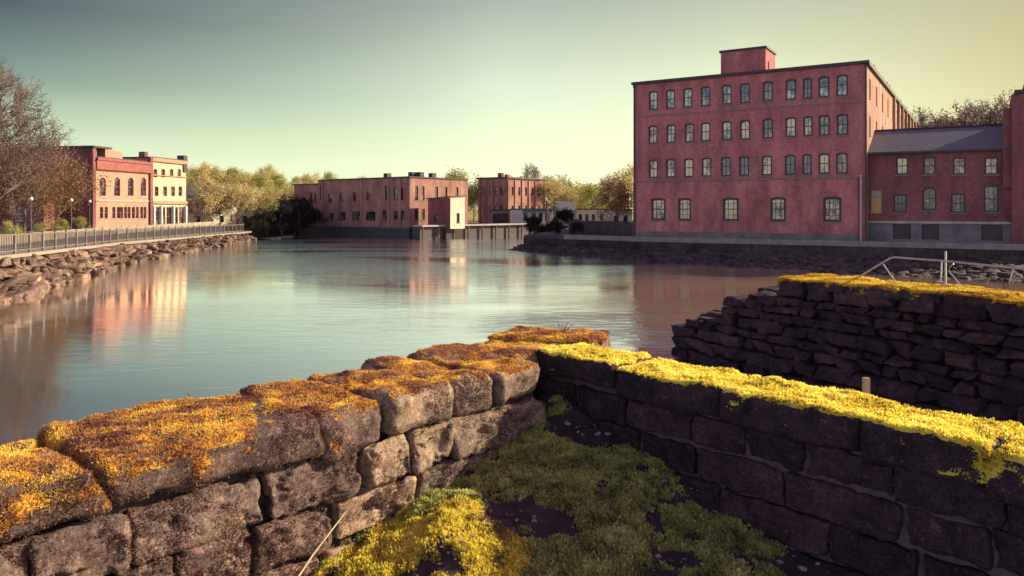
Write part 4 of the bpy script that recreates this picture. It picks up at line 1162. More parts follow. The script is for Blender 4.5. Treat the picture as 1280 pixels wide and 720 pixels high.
# dark building behind the copper trees
x0 = wx(0, 100)
db = thing('dark_brick_building', 'low dark brick building behind the trees left of the rose brick building', 'building', (-86, 99, GB), 0)
m_ = MB(); hs = [(2 + i * 3.2, 3.1 + i * 3.2, 1.1, 2.9, 0) for i in range(7)]; wall_holes(m_, 0, 25.0, 0, 4.6, hs)
m_.add([(25, 0, 0), (25, 12, 0), (25, 12, 4.6), (25, 0, 4.6)], [(0, 1, 2, 3)]); m_.build('wall', M['dark_brick'], db)
for h in hs: window(db, (h[0] + h[1]) / 2, 1.1, 1.1, 1.8, 0, 2, 2, 'white_paint', 'pane_dark')
MB().box(-.3, 25.3, -.3, 12, 4.602, 4.9).build('roof', M['roof_tar'], db)

# street lamps with globes, parked cars
def lamp():
    t = thing('street_lamp', 'globe lamp', 'street lamp', (0, 0, 0), 0, 'globe lamps along the street on the left bank')
    MB().tube([(0, 0, 0), (0, 0, .5), (0, 0, 3.4)], [.14, .07, .05], 8).build('pole', M['metal_dark'], t)
    m_ = MB(); n = 8
    for j in range(1, 6):
        for k in range(10):
            a, b = math.pi * j / 6, 2 * math.pi * k / 10; m_.v.append((.20 * math.sin(a) * math.cos(b), .20 * math.sin(a) * math.sin(b), 3.58 - .20 * math.cos(a)))
    for j in range(4):
        for k in range(10): m_.f.append((j * 10 + k, j * 10 + (k + 1) % 10, j * 10 + 10 + (k + 1) % 10, j * 10 + 10 + k))
    m_.f.append(tuple(range(9, -1, -1))); m_.f.append(tuple(range(40, 50)))
    m_.build('globe', M['white_paint'], t, smooth=True)
    return t
l0 = lamp()
for i, (px, Y, lb) in enumerate(((39, 74, 'globe street lamp below the copper trees, nearest the tall bare tree'), (89, 82, 'globe street lamp in front of the dark side wall of the rose brick building'), (112, 95, 'globe street lamp by the left corner of the rose brick building'))):
    loc = (wx(px, Y), Y, 2.25)
    if i == 0: l0.location = loc; l0['label'] = lb
    else: dup(l0, loc, 0, lb)

for i, (px, Y, s_, lb) in enumerate(((14, 58, .17, 'small pale shrub behind the parapet at the left edge'), (48, 66, .15, 'small pale shrub behind the parapet below the copper trees'), (76, 74, .16, 'small pale shrub between the two left lamps'), (102, 84, .18, 'small pale shrub near the corner of the rose brick building'))):
    place_tree('shrub', green[i % 2], (wx(px, Y), Y, 2.1), lb, 'shrub', rz=i * 1.9, s=s_, group='small shrubs along the left bank street')

# ------------------------------------------------------------------ foreground masonry
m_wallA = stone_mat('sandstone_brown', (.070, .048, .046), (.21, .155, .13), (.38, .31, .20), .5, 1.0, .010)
m_wallC = stone_mat('sandstone_pale', (.15, .11, .085), (.42, .335, .225), (.55, .47, .29), .5, 1.0, .010)  # same stone, paler by the corner: light falloff to frame edge put into colour
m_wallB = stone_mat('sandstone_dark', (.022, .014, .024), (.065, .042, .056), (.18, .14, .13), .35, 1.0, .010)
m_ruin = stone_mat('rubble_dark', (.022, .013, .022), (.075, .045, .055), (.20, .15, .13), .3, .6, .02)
m_dirt = simple('joint_dirt', (.035, .025, .025), .95, .4, 12, bumpd=.02, bscale=40)
m_mortar = simple('old_mortar', (.10, .07, .075), .95, .35, 14, bumpd=.02, bscale=50)
moss_L = moss_mat('moss_rust', [(.28, (.10, .04, .045)), (.42, (.32, .14, .085)), (.52, (.60, .31, .09)), (.61, (.86, .58, .10)), (.72, (.95, .80, .20))], 2.8, .62)
moss_Rm = moss_mat('moss_yellow', [(.24, (.14, .07, .03)), (.35, (.50, .36, .06)), (.45, (.86, .72, .09)), (.66, (.97, .89, .24))], 3.5, .9)
moss_G = moss_mat('moss_green', [(.22, (.10, .05, .04)), (.36, (.30, .19, .10)), (.45, (.62, .52, .08)), (.60, (.86, .74, .12)), (.75, (.92, .84, .24))], 4.0, .7)
moss_Dk = moss_mat('moss_dark', [(.3, (.07, .04, .04)), (.5, (.20, .12, .10)), (.7, (.34, .24, .15))], 6.0, .9)

rngF = np.random.RandomState(77)
TOP = EYE - 1.3      # top of the two near walls
PL = Vector((.22, 6.45)); dL = Vector((.672, .740)).normalized(); nL = Vector((dL.y, -dL.x))
PR = Vector((.30, 7.00)); dR = Vector((.649, -.761)).normalized(); nR = Vector((dR.y, -dR.x))   # nR points to the nook
def pl(s, z, d):       # left wall: s back from the corner, d out from the inner face
    q = PL - dL * s + nL * d; return np.array((q.x, q.y, z))
def pr(s, z, d):
    q = PR + dR * s + nR * d; return np.array((q.x, q.y, z))
def sL(px):
    k = (px - 640) / F; return -((k * PL.y - PL.x) / (dL.x - k * dL.y))
def sR(px):
    k = (px - 640) / F; return (k * PR.y - PR.x) / (dR.x - k * dR.y)
axL = [[dL.x, dL.y, 0], [nL.x, nL.y, 0], [0, 0, 1]]
axL = np.array(axL); axL[1] *= 1
def rh(ax):   # make right handed so faces point outwards
    ax = np.array(ax, dtype=float)
    if np.linalg.det(ax) < 0: ax[1] *= -1
    return ax
axL = rh(axL); axR = rh([[dR.x, dR.y, 0], [nR.x, nR.y, 0], [0, 0, 1]])

wallL = thing('mossy_wall', 'near stone wall with a rust and yellow moss top running to the lower left', 'stone wall', (0, 0, 0))
capsL = [(-.02, sL(617) - .01, .27), (sL(617), sL(566), .27), (sL(566), sL(482), .28), (sL(482), sL(396), .30), (sL(396), sL(120), .27), (sL(120), 5.6, .27)]
cap_geo = []; extra_caps = []
for i, (a, b, h) in enumerate(capsL):
    wd = 1.22 - .085 * (a + b) / 2
    g_ = .012
    gap = .02
    prot = [.03, .0, .04, .02, .05, .04][i]
    inner_rot = 0
    V, Fc = stone(pl((a + b) / 2, TOP - h / 2 + [.0, -.01, .0, -.015, .015, 0][i], -wd / 2 + prot), ((b - a) / 2 - gap / 2, wd / 2, h / 2), axL, 40 if i < 5 else 22, [.5, .48, .42, .42, .5, .42][i], .030, 3.2, 100 + i, .05, 6)
    cap_geo.append((V, Fc))
    link('capstone', np_mesh('capstone', V, Fc, m_wallA if i > 2 else m_wallC), wallL)
for (sa_, dd_, hs_, sd_) in ((-.46, -.74, (.42, .40, .135), 171), (-.02, -.92, (.30, .34, .13), 172)):
    V, Fc = stone(pl(sa_, TOP - .14, dd_), hs_, axL, 36, .5, .026, 3.2, sd_, .06, 6)
    extra_caps.append((V, Fc))
    link('capstone', np_mesh('capstone', V, Fc, m_wallC), wallL)
# lower courses
L = []; Lp = []
z = TOP - .285
courses = [.31, .30, .29, .30, .30]
cuts = [[-.1, sL(567), sL(512), sL(455), sL(336), sL(165), sL(40), 4.6, 5.6],
        [-.1, .35, sL(520), sL(418), sL(318), sL(215), 3.6, 4.4, 5.6],
        [-.1, .5, .95, 1.5, 2.15, 2.9, 3.3, 4.1, 5.2, 5.6],
        [-.1, .3, .9, 1.4, 1.9, 2.5, 3.1, 3.7, 4.6, 5.6],
        [-.1, .4, 1.0, 1.6, 2.2, 2.9, 3.5, 4.0, 5.0, 5.6]]
for ci, h in enumerate(courses):
    for j, (a, b) in enumerate(zip(cuts[ci], cuts[ci][1:])):
        off = rngF.uniform(-.015, .02)
        V, Fc = stone(pl((a + b) / 2, z - h / 2, -.22 + off), ((b - a) / 2 - .016, .23, h / 2 - .012), axL, 34 if ci < 3 else 12, .20, .030, 4.2, 200 + ci * 20 + j, 0.075, 6)
        (L if (a + b) / 2 > 1.75 or ci > 1 else Lp).append((V, Fc))
    z -= h
VL, FL = merge(L); VP, FP = merge(Lp)
link('masonry', np_mesh('masonry', VL, FL, m_wallA), wallL)
link('pale_masonry', np_mesh('pale_masonry', VP, FP, m_wallC), wallL)
VL, FL = merge([(VL, FL), (VP, FP)])
q = [pl(-.05, 0, -.10), pl(5.6, 0, -.10), pl(5.6, 0, -.80), pl(0, 0, -1.10)]
MB().prism([(p[0], p[1]) for p in q][::-1], -.8, TOP - .14).build('core', m_dirt, wallL)

wallR = thing('mossy_wall', 'near stone wall in shadow with a bright yellow moss top running to the right', 'stone wall', (0, 0, 0))
capsR = [(-.02, sR(772), .21), (sR(772) + .0, sR(905), .24), (sR(905), sR(1080), .25), (sR(1080), sR(1240), .27), (sR(1240), 5.4, .28), (5.4, 6.6, .3)]
cap_r = []
for i, (a, b, h) in enumerate(capsR):
    V, Fc = stone(pr((a + b) / 2, TOP - h / 2 + [.02, 0, .01, .0, -.01, 0][i], -.24 + [.03, 0, .02, -.01, .02, 0][i]), ((b - a) / 2 - .006, .30, h / 2), axR, 38, .36, .022, 3.4, 300 + i, .04, 6)
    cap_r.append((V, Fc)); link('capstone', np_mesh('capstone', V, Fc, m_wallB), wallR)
L = []
z = TOP - .235
cutsR = [[-.1, sR(722), sR(785), sR(866), sR(932), sR(1005), sR(1120), sR(1260), 4.6, 6.6],
         [-.1, sR(728), sR(800), sR(872), sR(982), sR(1130), sR(1240), 4.3, 5.2, 6.6],
         [-.1, sR(760), sR(835), sR(900), sR(1040), sR(1150), 3.9, 4.6, 5.6, 6.6],
         [-.1, .6, 1.1, 1.8, 2.3, 3.0, 3.6, 4.4, 5.2, 6.6],
         [-.1, .5, 1.2, 1.7, 2.4, 2.9, 3.8, 4.4, 5.6, 6.6]]
for ci, h in enumerate([.24, .25, .25, .26, .3]):
    for j, (a, b) in enumerate(zip(cutsR[ci], cutsR[ci][1:])):
        V, Fc = stone(pr((a + b) / 2, z - h / 2, -.17 + rngF.uniform(-.012, .018) ), ((b - a) / 2 - .011, .19, h / 2 - .010), axR, 28, .20, .024, 4.5, 400 + ci * 20 + j, .04, 6)
        L.append((V, Fc))
    z -= h
VR, FR = merge(L)
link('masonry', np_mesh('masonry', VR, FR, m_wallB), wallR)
q = [pr(-.1, 0, -.026), pr(6.6, 0, -.026), pr(6.6, 0, -.50), pr(-.1, 0, -.50)]
mo = MB().prism([(p[0], p[1]) for p in q], -.8, TOP - .12).build('mortar', m_mortar, wallR)

# corner stone at the far end where the walls meet
corner = thing('corner_stone', 'flat mossy stone capping the far corner where the two near walls meet', 'stone', (0, 0, 0))
cc = (wx(690, 7.95), 7.76, TOP - .10)
Vc, Fcn = stone(cc, (.53, .36, .12), rh([[.95, -.30, 0], [.30, .95, 0], [0, 0, 1]]), 36, .6, .02, 3.2, 555, .08, 6)
link('block', np_mesh('block', Vc, Fcn, m_wallA), corner)
MB().prism([(.0, 7.1), (.95, 7.2), (1.0, 7.9), (.2, 8.25), (-.5, 7.4)], -.8, TOP - .16).build('footing', m_dirt, corner)

# slanting slab at the lower left corner
slab = thing('slanting_slab', 'brown stone slab with a slanting lit edge in the lower left corner', 'stone slab', (0, 0, 0))
Vs, Fs_ = stone((-2.16, 2.62, 3.18), (.62, .25, .40), rh([[.66, .02, -.75], [0, 1, .05], [.75, 0, .66]]), 30, .16, .014, 5, 654, .03, 6)
link('block', np_mesh('block', Vs, Fs_, m_wallA), slab)

# ---- moss
def moss_obj(name, mat, parent, geos, dens, size, mask, seed, k=3, label=None, up=.35, spread=.8):
    rg = np.random.RandomState(seed); VV = []; FF = []; n = 0
    for V, Fc in geos:
        P, N = face_sample(V, Fc, dens, rg, mask)
        if not len(P): continue
        v_, f_ = blades(P, N, rg, size, k, spread, up); VV.append(v_); FF.append(f_ + n); n += len(v_)
    me = np_mesh(name, np.concatenate(VV), np.concatenate(FF), mat, False)
    o = link(name, me, parent); o['kind'] = 'stuff'
    return o
def sstep(x, a, b): t = np.clip((x - a) / (b - a), 0, 1); return t * t * (3 - 2 * t)
def cushion(V, Fc, amp, mask, freq, seed):
    """lift the vertices of a stone into soft moss cushions (a mesh of its own laid over the stone)"""
    a = V[Fc[:, 0]]; b = V[Fc[:, 1]]; c = V[Fc[:, 2]]; d = V[Fc[:, 3]]
    fn = np.cross(c - a, d - b); vn = np.zeros_like(V)
    for k in range(4): np.add.at(vn, Fc[:, k], fn)
    vn /= np.maximum(np.linalg.norm(vn, axis=1, keepdims=True), 1e-9)
    mk = mask(V, vn)
    lift = (-.012 + mk * amp * (.75 + .8 * fbm(V * freq, 4, seed)))
    W = V + vn * lift[:, None]
    keep = (mk[Fc].max(1) > .15)
    return W, Fc[keep]
def mask_top(P, N, thr=.30, seed=1, f=5.0, bias=0.0, soft=.35, low=.25):
    n1 = fbm(P * f, 4, seed) + .45 * fbm(P * f * 4, 4, seed + 50)
    return sstep(N[:, 2] + n1 * .9 + bias, thr, thr + soft)
mkL = lambda P, N: mask_top(P, N, .42, 5, 4.5, .0, .3)
def mkL0(P, N):    # the nearest long stone: moss hangs further down, a bare face to the right
    k = (P[:, 0] / np.maximum(P[:, 1], .1)) * F + 640
    bias = np.where(k < 255, .95, np.where(k < 320, .55, -.30))
    m = mask_top(P, N, .42, 5, 4.5, bias, .3)
    return m
lifted = []
for i, (V, Fc) in enumerate(cap_geo):
    fn = mkL0 if i >= 4 else mkL
    W, Fk = cushion(V, Fc, .015, fn, 10, 60 + i); lifted.append((W, Fk, fn))
for i, (V, Fc) in enumerate(extra_caps):
    lifted.append((*cushion(V, Fc, .015, mkL, 10, 160 + i), mkL))
Vm, Fm = merge([(W, Fk) for W, Fk, _ in lifted])
rg = np.random.RandomState(5); VV = []; FF = []; n = 0
def tufts_on(parts, dens, size, rg, k=3, spread=.8, up=.35):
    VV = []; FF = []; n = 0
    for W, Fk, fn in parts:
        P, N = face_sample(W, Fk, dens, rg, fn)
        if len(P) == 0: continue
        v_, f_ = blades(P, N, rg, size, k, spread, up); VV.append(v_); FF.append(f_ + n); n += len(v_)
    return np.concatenate(VV), np.concatenate(FF)
def joined(name, Vq, Fq, Vt, Ft, mat, parent):
    """cushions (quads split to tris) and tufts in one mesh"""
    T = np.concatenate([Fq[:, [0, 1, 2]], Fq[:, [0, 2, 3]]]); 
    V = np.concatenate([Vq, Vt]); Fa = np.concatenate([T, Ft + len(Vq)])
    o = link(name, np_mesh(name, V, Fa, mat, False), parent); o['kind'] = 'stuff'
    return o
Vt, Ft = tufts_on(lifted, 20000, .010, rg, 3, .6)
joined('moss', Vm, Fm, Vt, Ft, moss_L, wallL)
# brown crusty growth on the wall faces
def mkFace(P, N):
    return sstep(fbm(P * 3.2, 4, 33), -.15, .35) * .8 * (N @ np.array([nL.x, nL.y, 0]) > .2)
moss_obj('face_moss', moss_Dk, wallL, [(VL, FL)] + cap_geo, 20000, .009, mkFace, 8)

mkR = lambda P, N: mask_top(P, N, .45, 15, 5.0, .0, .25)
def mkR2(P, N):
    k = (P[:, 0] / np.maximum(P[:, 1], .1)) * F + 640
    return mask_top(P, N, .45, 15, 5.0, np.where(k > 1060, .35, np.where(k > 900, .15, 0.0)), .25)
lr = [(*cushion(V, Fc, .022, mkR2, 14, 90 + i), mkR2) for i, (V, Fc) in enumerate(cap_r)]
Vm, Fm = merge([(W, Fk) for W, Fk, _ in lr]); Vt, Ft = tufts_on(lr, 14000, .013, rg, 3, .6)
joined('moss', Vm, Fm, Vt, Ft, moss_Rm, wallR)
W, Fk = cushion(Vc, Fcn, .035, mkL, 8, 120); Vt, Ft = tufts_on([(W, Fk, mkL)], 14000, .013, rg, 3, .6)
joined('moss', W, Fk, Vt, Ft, moss_L, corner)
mkS = lambda P, N: sstep(N @ np.array([.75, 0, .66]) , .5, .7) * (P[:, 1] < 2.50) * .8 * (fbm(P * 9, 3, 5) > -.35)
moss_obj('moss', moss_Rm, slab, [(Vs, Fs_)], 9000, .008, mkS, 19)  # bright tufts along the crest, added as the slab's sunlit edge

# ---- ground in the nook
def nook_z(x, y):
    r = np.sqrt((x - .35) ** 2 + (y - 6.9) ** 2)
    z = EYE - (1.70 + .24 * r)
    P = np.stack([x, y, np.zeros_like(x)], -1).reshape(-1, 3)
    z = z + (.07 * fbm(P * 1.9, 3, 4) + .045 * fbm(P * 6, 4, 14)).reshape(x.shape)
    # mossy mound beside the left wall
    z = z + .16 * np.exp(-(((x + .42) / .42) ** 2 + ((y - 4.75) / .55) ** 2))
    return z
nx, ny = 230, 230
X, Y = np.meshgrid(np.linspace(-3.2, 5.0, nx), np.linspace(.6, 8.0, ny))
Z = nook_z(X, Y)
V = np.stack([X, Y, Z], -1).reshape(-1, 3)
ii = np.arange(nx * ny).reshape(ny, nx)
Fg = np.stack([ii[:-1, :-1], ii[:-1, 1:], ii[1:, 1:], ii[1:, :-1]], -1).reshape(-1, 4)
cen = V[Fg].mean(1)
dl = (cen[:, 0] - PL.x) * nL.x + (cen[:, 1] - PL.y) * nL.y
dr = (cen[:, 0] - PR.x) * nR.x + (cen[:, 1] - PR.y) * nR.y
keep = (dl > -.3) & (dr > -.3)
Fg = Fg[keep]
m_soil = simple('nook_soil', (.036, .022, .022), .95, .4, 9, bumpd=.02, bscale=60)
nk = link('soil', np_mesh('soil', V, Fg, m_soil)); tag(nk, kind='structure'); nk.name = 'ground_nook'
body = MB().prism([(PL.x, PL.y + .2), (-3.9, 1.9), (-3.9, -1.5), (6, -1.5), (5.2, 1.5)][::-1], -.9, 1.9)
tag(body.build('ground_fill', m_soil), kind='structure')
# the ground also carries on behind the viewer
tag(MB().add([(-3.9, -30, 2.3), (9, -30, 2.3), (9, .62, 2.3), (-3.9, .62, 2.3)], [(0, 1, 2, 3)]).build('ground_behind', m_soil), kind='structure')
def mkG(P, N):
    x, y = P[:, 0], P[:, 1]
    n1 = fbm(P * [1.9, 1.9, 0], 4, 44); n2 = fbm(P * [7, 7, 0], 3, 45)
    # moss spreads from the left wall and over the middle; bare dark soil by the right wall
    drr = (x - PR.x) * nR.x + (y - PR.y) * nR.y
    m = sstep(drr + n1 * .75, .18, .36)
    bald = .42 * np.exp(-(((x + .44) / .19) ** 2 + ((y - 4.85) / .16) ** 2)) + .9 * np.exp(-(((x - .28) / .22) ** 2 + ((y - 5.15) / .18) ** 2))
    m = m * sstep(.62 - bald + n2 * .5, .05, .25) * sstep(n1 + .75 + n2 * .5, .2, .5)
    return m
def mound(P):
    n3 = fbm(P * [5, 5, 0], 3, 71)
    return sstep(.34 - (((P[:, 0] + .50) / 1.25) ** 2 + ((P[:, 1] - 4.35) / 1.25) ** 2) + .35 + n3 * .5 - np.clip(P[:, 0] + .02, 0, 9) * 2.2, .0, .2)
mkG0 = mkG
mkG1 = lambda P, N: mkG0(P, N) * mound(P)
mkG2 = lambda P, N: mkG0(P, N) * (1 - mound(P)) * sstep(fbm(P * [6, 6, 0], 4, 72), -.52, -.20)
moss_O = moss_mat('moss_olive', [(.24, (.07, .05, .04)), (.38, (.22, .21, .07)), (.50, (.42, .44, .12)), (.62, (.62, .62, .20)), (.75, (.78, .76, .36))], 5.0, .8)
W, Fk = cushion(V, Fg, .030, mkG2, 14, 131)
P, N = face_sample(W, Fk, 15000, rg, mkG2)
Vt, Ft = blades(P, N, rg, .020, 4, .6, .5)
gm = joined('shade_moss', W, Fk, Vt, Ft, moss_O, None); tag(gm, 'olive green moss carpet on the shaded ground between the two near walls', 'moss', None, 'stuff')
mkG = mkG1
W, Fk = cushion(V, Fg, .035, mkG, 14, 130)
P, N = face_sample(W, Fk, 15000, rg, mkG)
near = P[:, 1] < 8; P, N = P[near], N[near]
Vt, Ft = blades(P, N, rg, .018, 4, .6, .5)
gm = joined('ground_moss', W, Fk, Vt, Ft, moss_G, None); tag(gm, 'bright yellow moss mound in the sun at the foot of the left near wall', 'moss', None, 'stuff')

# litter: pebbles and dead leaves on the soil
rg2 = np.random.RandomState(21)
n = 2200
px_ = rg2.uniform(-1.5, 4, n); py_ = rg2.uniform(2.5, 7.2, n)
ok = ((px_ - PR.x) * nR.x + (py_ - PR.y) * nR.y > .02) & ((px_ - PL.x) * nL.x + (py_ - PL.y) * nL.y > .02)
px_, py_ = px_[ok], py_[ok]; pz_ = nook_z(px_, py_)
A = rg2.normal(size=(len(px_), 3)) * [1, 1, .35]; A /= np.linalg.norm(A, axis=1, keepdims=True)
B = np.cross(A, rg2.normal(size=A.shape) * [.4, .4, 1]); B /= np.linalg.norm(B, axis=1, keepdims=True)
s_ = rg2.uniform(.008, .03, (len(px_), 1)); C_ = np.stack([px_, py_, pz_ + .015], 1)
P4 = np.stack([C_ - A * s_, C_ - B * s_ * .6 + [0, 0, .003], C_ + A * s_, C_ + B * s_ * .6 + [0, 0, .004]], 1).reshape(-1, 3)
lm = leafm('litter', [(.35, (.10, .05, .03)), (.55, (.26, .15, .09)), (.62, (.5, .42, .34))], 30)
o = link('leaf_litter', np_mesh('leaf_litter', P4, np.arange(len(P4)).reshape(-1, 4), lm, False)); tag(o, 'dead leaves scattered on the dark soil at the foot of the near walls', 'leaf litter', None, 'stuff')
L = []
for i in range(420):
    x = rg2.uniform(-.4, 3.2); y = rg2.uniform(4.0, 7.0)
    if (x - PR.x) * nR.x + (y - PR.y) * nR.y < .02 or (x - PL.x) * nL.x + (y - PL.y) * nL.y < .05: continue
    dr_ = (x - PR.x) * nR.x + (y - PR.y) * nR.y
    if dr_ > .9 and rg2.rand() < .8: continue
    z = float(nook_z(np.array([x]), np.array([y]))[0]); sz = rg2.uniform(.006, .02)
    L.append(stone((x, y, z + sz * .3), (sz * 1.3, sz, sz * .7), np.eye(3), 2, .7, .003, 20, i, .3, 2))
V_, F_ = merge(L); o = link('pebbles', np_mesh('pebbles', V_, F_, stone_mat('pebble', (.1, .08, .08), (.4, .36, .34), (.6, .56, .5), .6, 2, .002))); tag(o, 'small pale pebbles on the soil beside the shaded near wall', 'pebbles', None, 'stuff')

# ---- ruined rubble wall on the right
RA = Vector((5.8, 25.5)); RB = Vector((13.6, 11.8)); dW = (RB - RA).normalized(); nW = Vector((dW.y, -dW.x)); LW = (RB - RA).length
axW = rh([[dW.x, dW.y, 0], [nW.x, nW.y, 0], [0, 0, 1]])
def pw(s, z, d): q = RA + dW * s + nW * d; return np.array((q.x, q.y, z))
def sW(px):
    k = (px - 640) / F; return (k * RA.y - RA.x) / (dW.x - k * dW.y)
ruin = thing('ruined_wall', 'broken dry stone wall with a stepped left end and a mossy top, in shadow on the right', 'stone wall', (0, 0, 0))
TR = 2.76; rgw = np.random.RandomState(8)
def ztop(s):      # stepped ruined end: allowed height at distance s
    st_ = [(0, 1.35), (sW(882), 1.60), (sW(896), 1.98), (sW(922), 2.40), (sW(973), TR)]
    z = .9
    for a, zz in st_:
        if s >= a - .05: z = zz
    return z
L = []; z = -.55; caps_w = []
while z < TR - .05:
    h = rgw.choice([.16, .24, .34, .44]) * rgw.uniform(.85, 1.15)
    if z > 2.1: h = TR - z if TR - z < .5 else .34
    s = -.25 + rgw.uniform(-.1, .1) + max(0, -.2)
    while s < LW:
        l = rgw.uniform(.3, .75) * (.7 + 1.8 * h) * (1.5 if rgw.rand() < .2 else 1)
        if z + h <= ztop(s + .08) + .12:
            hh_ = h * rgw.uniform(.85, 1.0)
            bat = (TR - z) * .10
            g_ = stone(pw(s + l / 2, z + h / 2, bat - .35 + rgw.uniform(-.09, .12)), (l / 2 - .012, .42, hh_ / 2), axW, 12, rgw.uniform(.25, .6), .05, 2.6, int(rgw.rand() * 1e6), .22, 5)
            L.append(g_)
            if rgw.rand() < .10:   # small chocking stone
                L.append(stone(pw(s + l, z + .05, bat + .06), (.10, .06, .05), axW, 4, .6, .02, 6, int(rgw.rand() * 1e6), .2, 2))
        s += l
    z += h
# return of the broken end so that the wall has thickness
for zz, sa in ((.3, -.1), (.9, -.05), (1.15, .05), (1.45, sW(886)), (1.8, sW(900)), (2.2, sW(926))):
    for dd in (-.9, -1.5):
        L.append(stone(pw(sa + .55, zz, dd), (.55, .33, .2), axW, 8, .45, .05, 3, int(zz * 100 - dd * 10), .15, 4))
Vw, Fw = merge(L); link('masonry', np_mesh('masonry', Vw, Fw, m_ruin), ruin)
q = [pw(.5, 0, -.12), pw(LW, 0, -.12), pw(LW, 0, -1.7), pw(.5, 0, -1.7)]
MB().prism([(p[0], p[1]) for p in q], -.8, 1.25).build('core', m_dirt, ruin)
s_t = sW(976)
q = [pw(s_t + .2, 0, -.2), pw(LW, 0, -.2), pw(LW, 0, -1.7), pw(s_t + .2, 0, -1.7)]
MB().prism([(p[0], p[1]) for p in q], 1.2, TR - .1).build('core', m_dirt, ruin)
Lc = []; s = s_t
while s < LW:
    l = rgw.uniform(.9, 1.7)
    Lc.append(stone(pw(s + l / 2, TR - .06 + rgw.uniform(-.02, .02), -.75), (l / 2 - .01, .92, .13), axW, 22, .5, .03, 2.5, int(s * 100), .06, 5)); s += l
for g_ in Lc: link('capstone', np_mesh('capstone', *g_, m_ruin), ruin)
mkW = lambda P, N: mask_top(P, N, .5, 25, 3.0, .15, .3)
lw_ = [(*cushion(V_, F_, .04, mkW, 5, 140 + i), mkW) for i, (V_, F_) in enumerate(Lc)]
Vm, Fm = merge([(a, b) for a, b, _ in lw_]); Vt, Ft = tufts_on(lw_, 4500, .028, rg)
joined('moss', Vm, Fm, Vt, Ft, moss_mat('moss_far', [(.30, (.16, .07, .03)), (.42, (.46, .22, .04)), (.52, (.66, .48, .06)), (.7, (.82, .68, .12))], 1.2, .3), ruin)

# small dressed stake in the gap between the walls
tag(MB().box(-.02, .02, -.018, .018, 0, .32).build('wooden_stake', M['bark_pale'], None, tuple(pr(sR(1100) - .35, TOP - .20, -.58))), 'short pale wooden stake standing behind the yellow mossed wall', 'stake')

# ---- metal railing on the ruined wall
def pwp(px, py, d=-1.3, zoff=None):
    """point on the plane d behind the face of the ruined wall seen at a pixel"""
    o_ = RA + nW * d; k = (px - 640) / F
    s = (k * o_.y - o_.x) / (dW.x - k * dW.y); q = o_ + dW * s
    return Vector((q.x, q.y, wz(py, q.y)))
rl = thing('bent_railing', 'bent grey pipe railing with braces on top of the ruined wall', 'railing', (0, 0, 0))
r_ = .020
MB().tube([pwp(1072, 347), pwp(1112, 323), pwp(1118, 321.5), pwp(1178, 326), pwp(1240, 332), pwp(1300, 338), pwp(1420, 352)], r_ * 1.25, 8).build('handrail', M['metal'], rl)
MB().tube([pwp(1182, 314), pwp(1182, 358)], r_ * 1.25, 8).build('post', M['metal'], rl)
MB().tube([pwp(1177, 326), pwp(1176.5, 342), pwp(1175, 353)], r_, 8).build('post', M['metal'], rl)
MB().tube([pwp(1104, 330), pwp(1119, 352)], r_ * .75, 8).build('brace', M['metal'], rl)
MB().tube([pwp(1192, 330), pwp(1187, 334), pwp(1186, 339), pwp(1201, 357)], r_ * .75, 8).build('brace', M['metal'], rl)
MB().tube([pwp(1267, 336), pwp(1261, 354)], r_ * .75, 8).build('brace', M['metal'], rl)
MB().box(-.07, .07, -.07, .07, 0, .05).build('foot_plate', M['metal'], rl, tuple(pwp(1182, 358)))
MB().box(-.05, .05, -.05, .05, 0, .04).build('foot_plate', M['metal'], rl, tuple(pwp(1175, 353)))
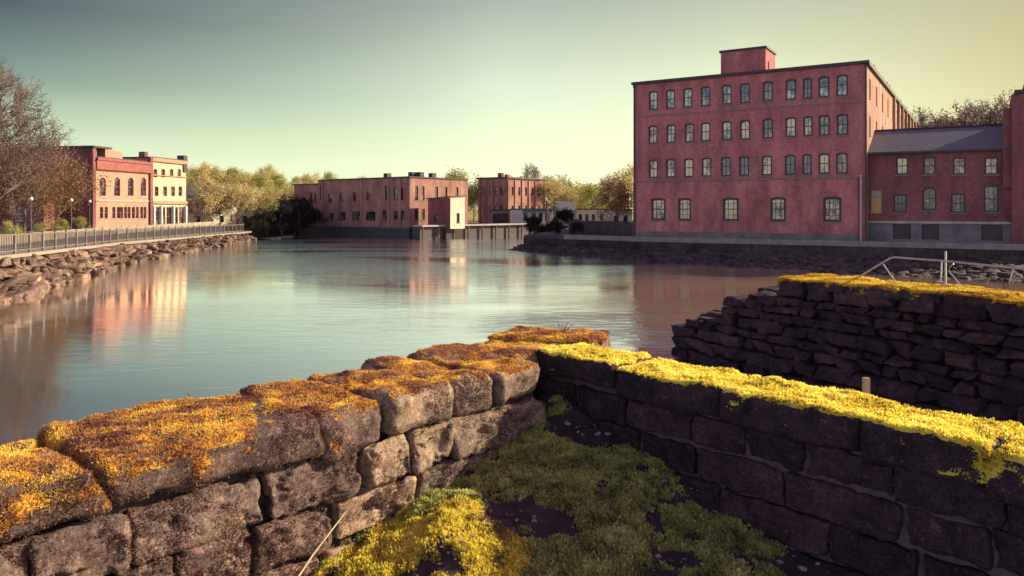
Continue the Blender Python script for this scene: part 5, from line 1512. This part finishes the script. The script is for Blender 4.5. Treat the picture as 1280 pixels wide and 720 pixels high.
# dead weeds along that wall top
def weed(name, base, h, n, label, cat, mat, seed, r0=.004, group=None, spread=.5, leaf=0.0):
    rg_ = random.Random(seed); m_ = MB(); lf = MB()
    for i in range(n):
        d = Vector((rg_.gauss(0, spread), rg_.gauss(0, spread), 1)).normalized(); p = Vector((rg_.uniform(-.02, .02), rg_.uniform(-.02, .02), 0)); pts = [p.copy()]
        L_ = h * rg_.uniform(.6, 1)
        for k in range(4):
            d = (d + rnd_unit(rg_) * .22).normalized(); p = p + d * L_ / 4; pts.append(p.copy())
            if leaf and k > 0:
                a = rnd_unit(rg_) * leaf; b = rnd_unit(rg_) * leaf * .5
                lf.add([p, p + a * .5 + b, p + a, p + a * .5 - b], [(0, 1, 2, 3)])
            if k in (1, 2) and rg_.random() < .7:
                e = (d + rnd_unit(rg_) * .7).normalized(); m_.tube([p, p + e * L_ * .25], [r0 * .6, r0 * .3], 4, False)
        m_.tube(pts, [r0, r0 * .85, r0 * .7, r0 * .5, r0 * .3], 5)
    t = thing(name, label, cat, tuple(base), 0, group)
    m_.build('stem', mat, t)
    if lf.v: lf.build('leaf', M['leaf_green'], t)
    return t
for px, py, h, lb in ((1123, 351, .14, 'tiny dead weed left of the railing post on the ruined wall'), (1140, 352, .2, 'thin dead weed between brace and post on the ruined wall'), (1168, 355, .18, 'dead weed just left of the railing posts'), (1236, 360, .28, 'pale dead weed clump right of the railing posts'), (1244, 361, .22, 'brown dead weed beside the pale clump'), (1256, 361, .3, 'dead weed below the right brace of the railing')):
    p = pwp(px, py, -.9); weed('dead_weed', p, h, 6, lb, 'weed', M['bark_pale'] if 'pale' in lb else M['twig_mauve'], int(px), .008, 'dead weeds on the ruined wall', .4)
# sprigs on the near walls
weed('sprig', (wx(703, 7.75), 7.75, TOP + .03), .17, 7, 'small twiggy sprig growing on the far corner stone', 'weed', M['twig_mauve'], 3, .0035, None, .45)
def outL(px, py):   # point at the outer edge of the left wall
    Yp = 1.3 * F / (py - 262); return (wx(px, Yp), Yp, TOP - .02)
weed('sprig', outL(206, 509), .10, 3, 'pale sprig on the outer edge of the left wall, the taller one', 'weed', M['bark_pale'], 5, .002, 'sprigs on the outer edge of the left wall', .15)
weed('sprig', outL(70, 536), .06, 4, 'pale green sprig on the outer edge of the left wall near the photo edge', 'weed', M['bark_pale'], 6, .003, 'sprigs on the outer edge of the left wall', .3, .012)
weed('sprig', outL(236, 493), .05, 3, 'tiny dark sprig right of the taller pale sprig', 'weed', M['twig_mauve'], 7, .002, 'sprigs on the outer edge of the left wall', .2)
# straw stalk leaning in front of the left wall
def at(px, py, Y): return Vector((wx(px, Y), Y, wz(py, Y)))
sk = MB().tube([at(372, 722, 4.0), at(392, 692, 4.1), at(415, 662, 4.2), at(432, 640, 4.28), at(440, 628, 4.3)], [.006, .006, .005, .004, .002], 6)
tag(sk.build('straw_stalk', simple('straw', (.55, .47, .22), .8, .2, 10)), 'thin pale straw stalk leaning against the near wall face', 'stalk')
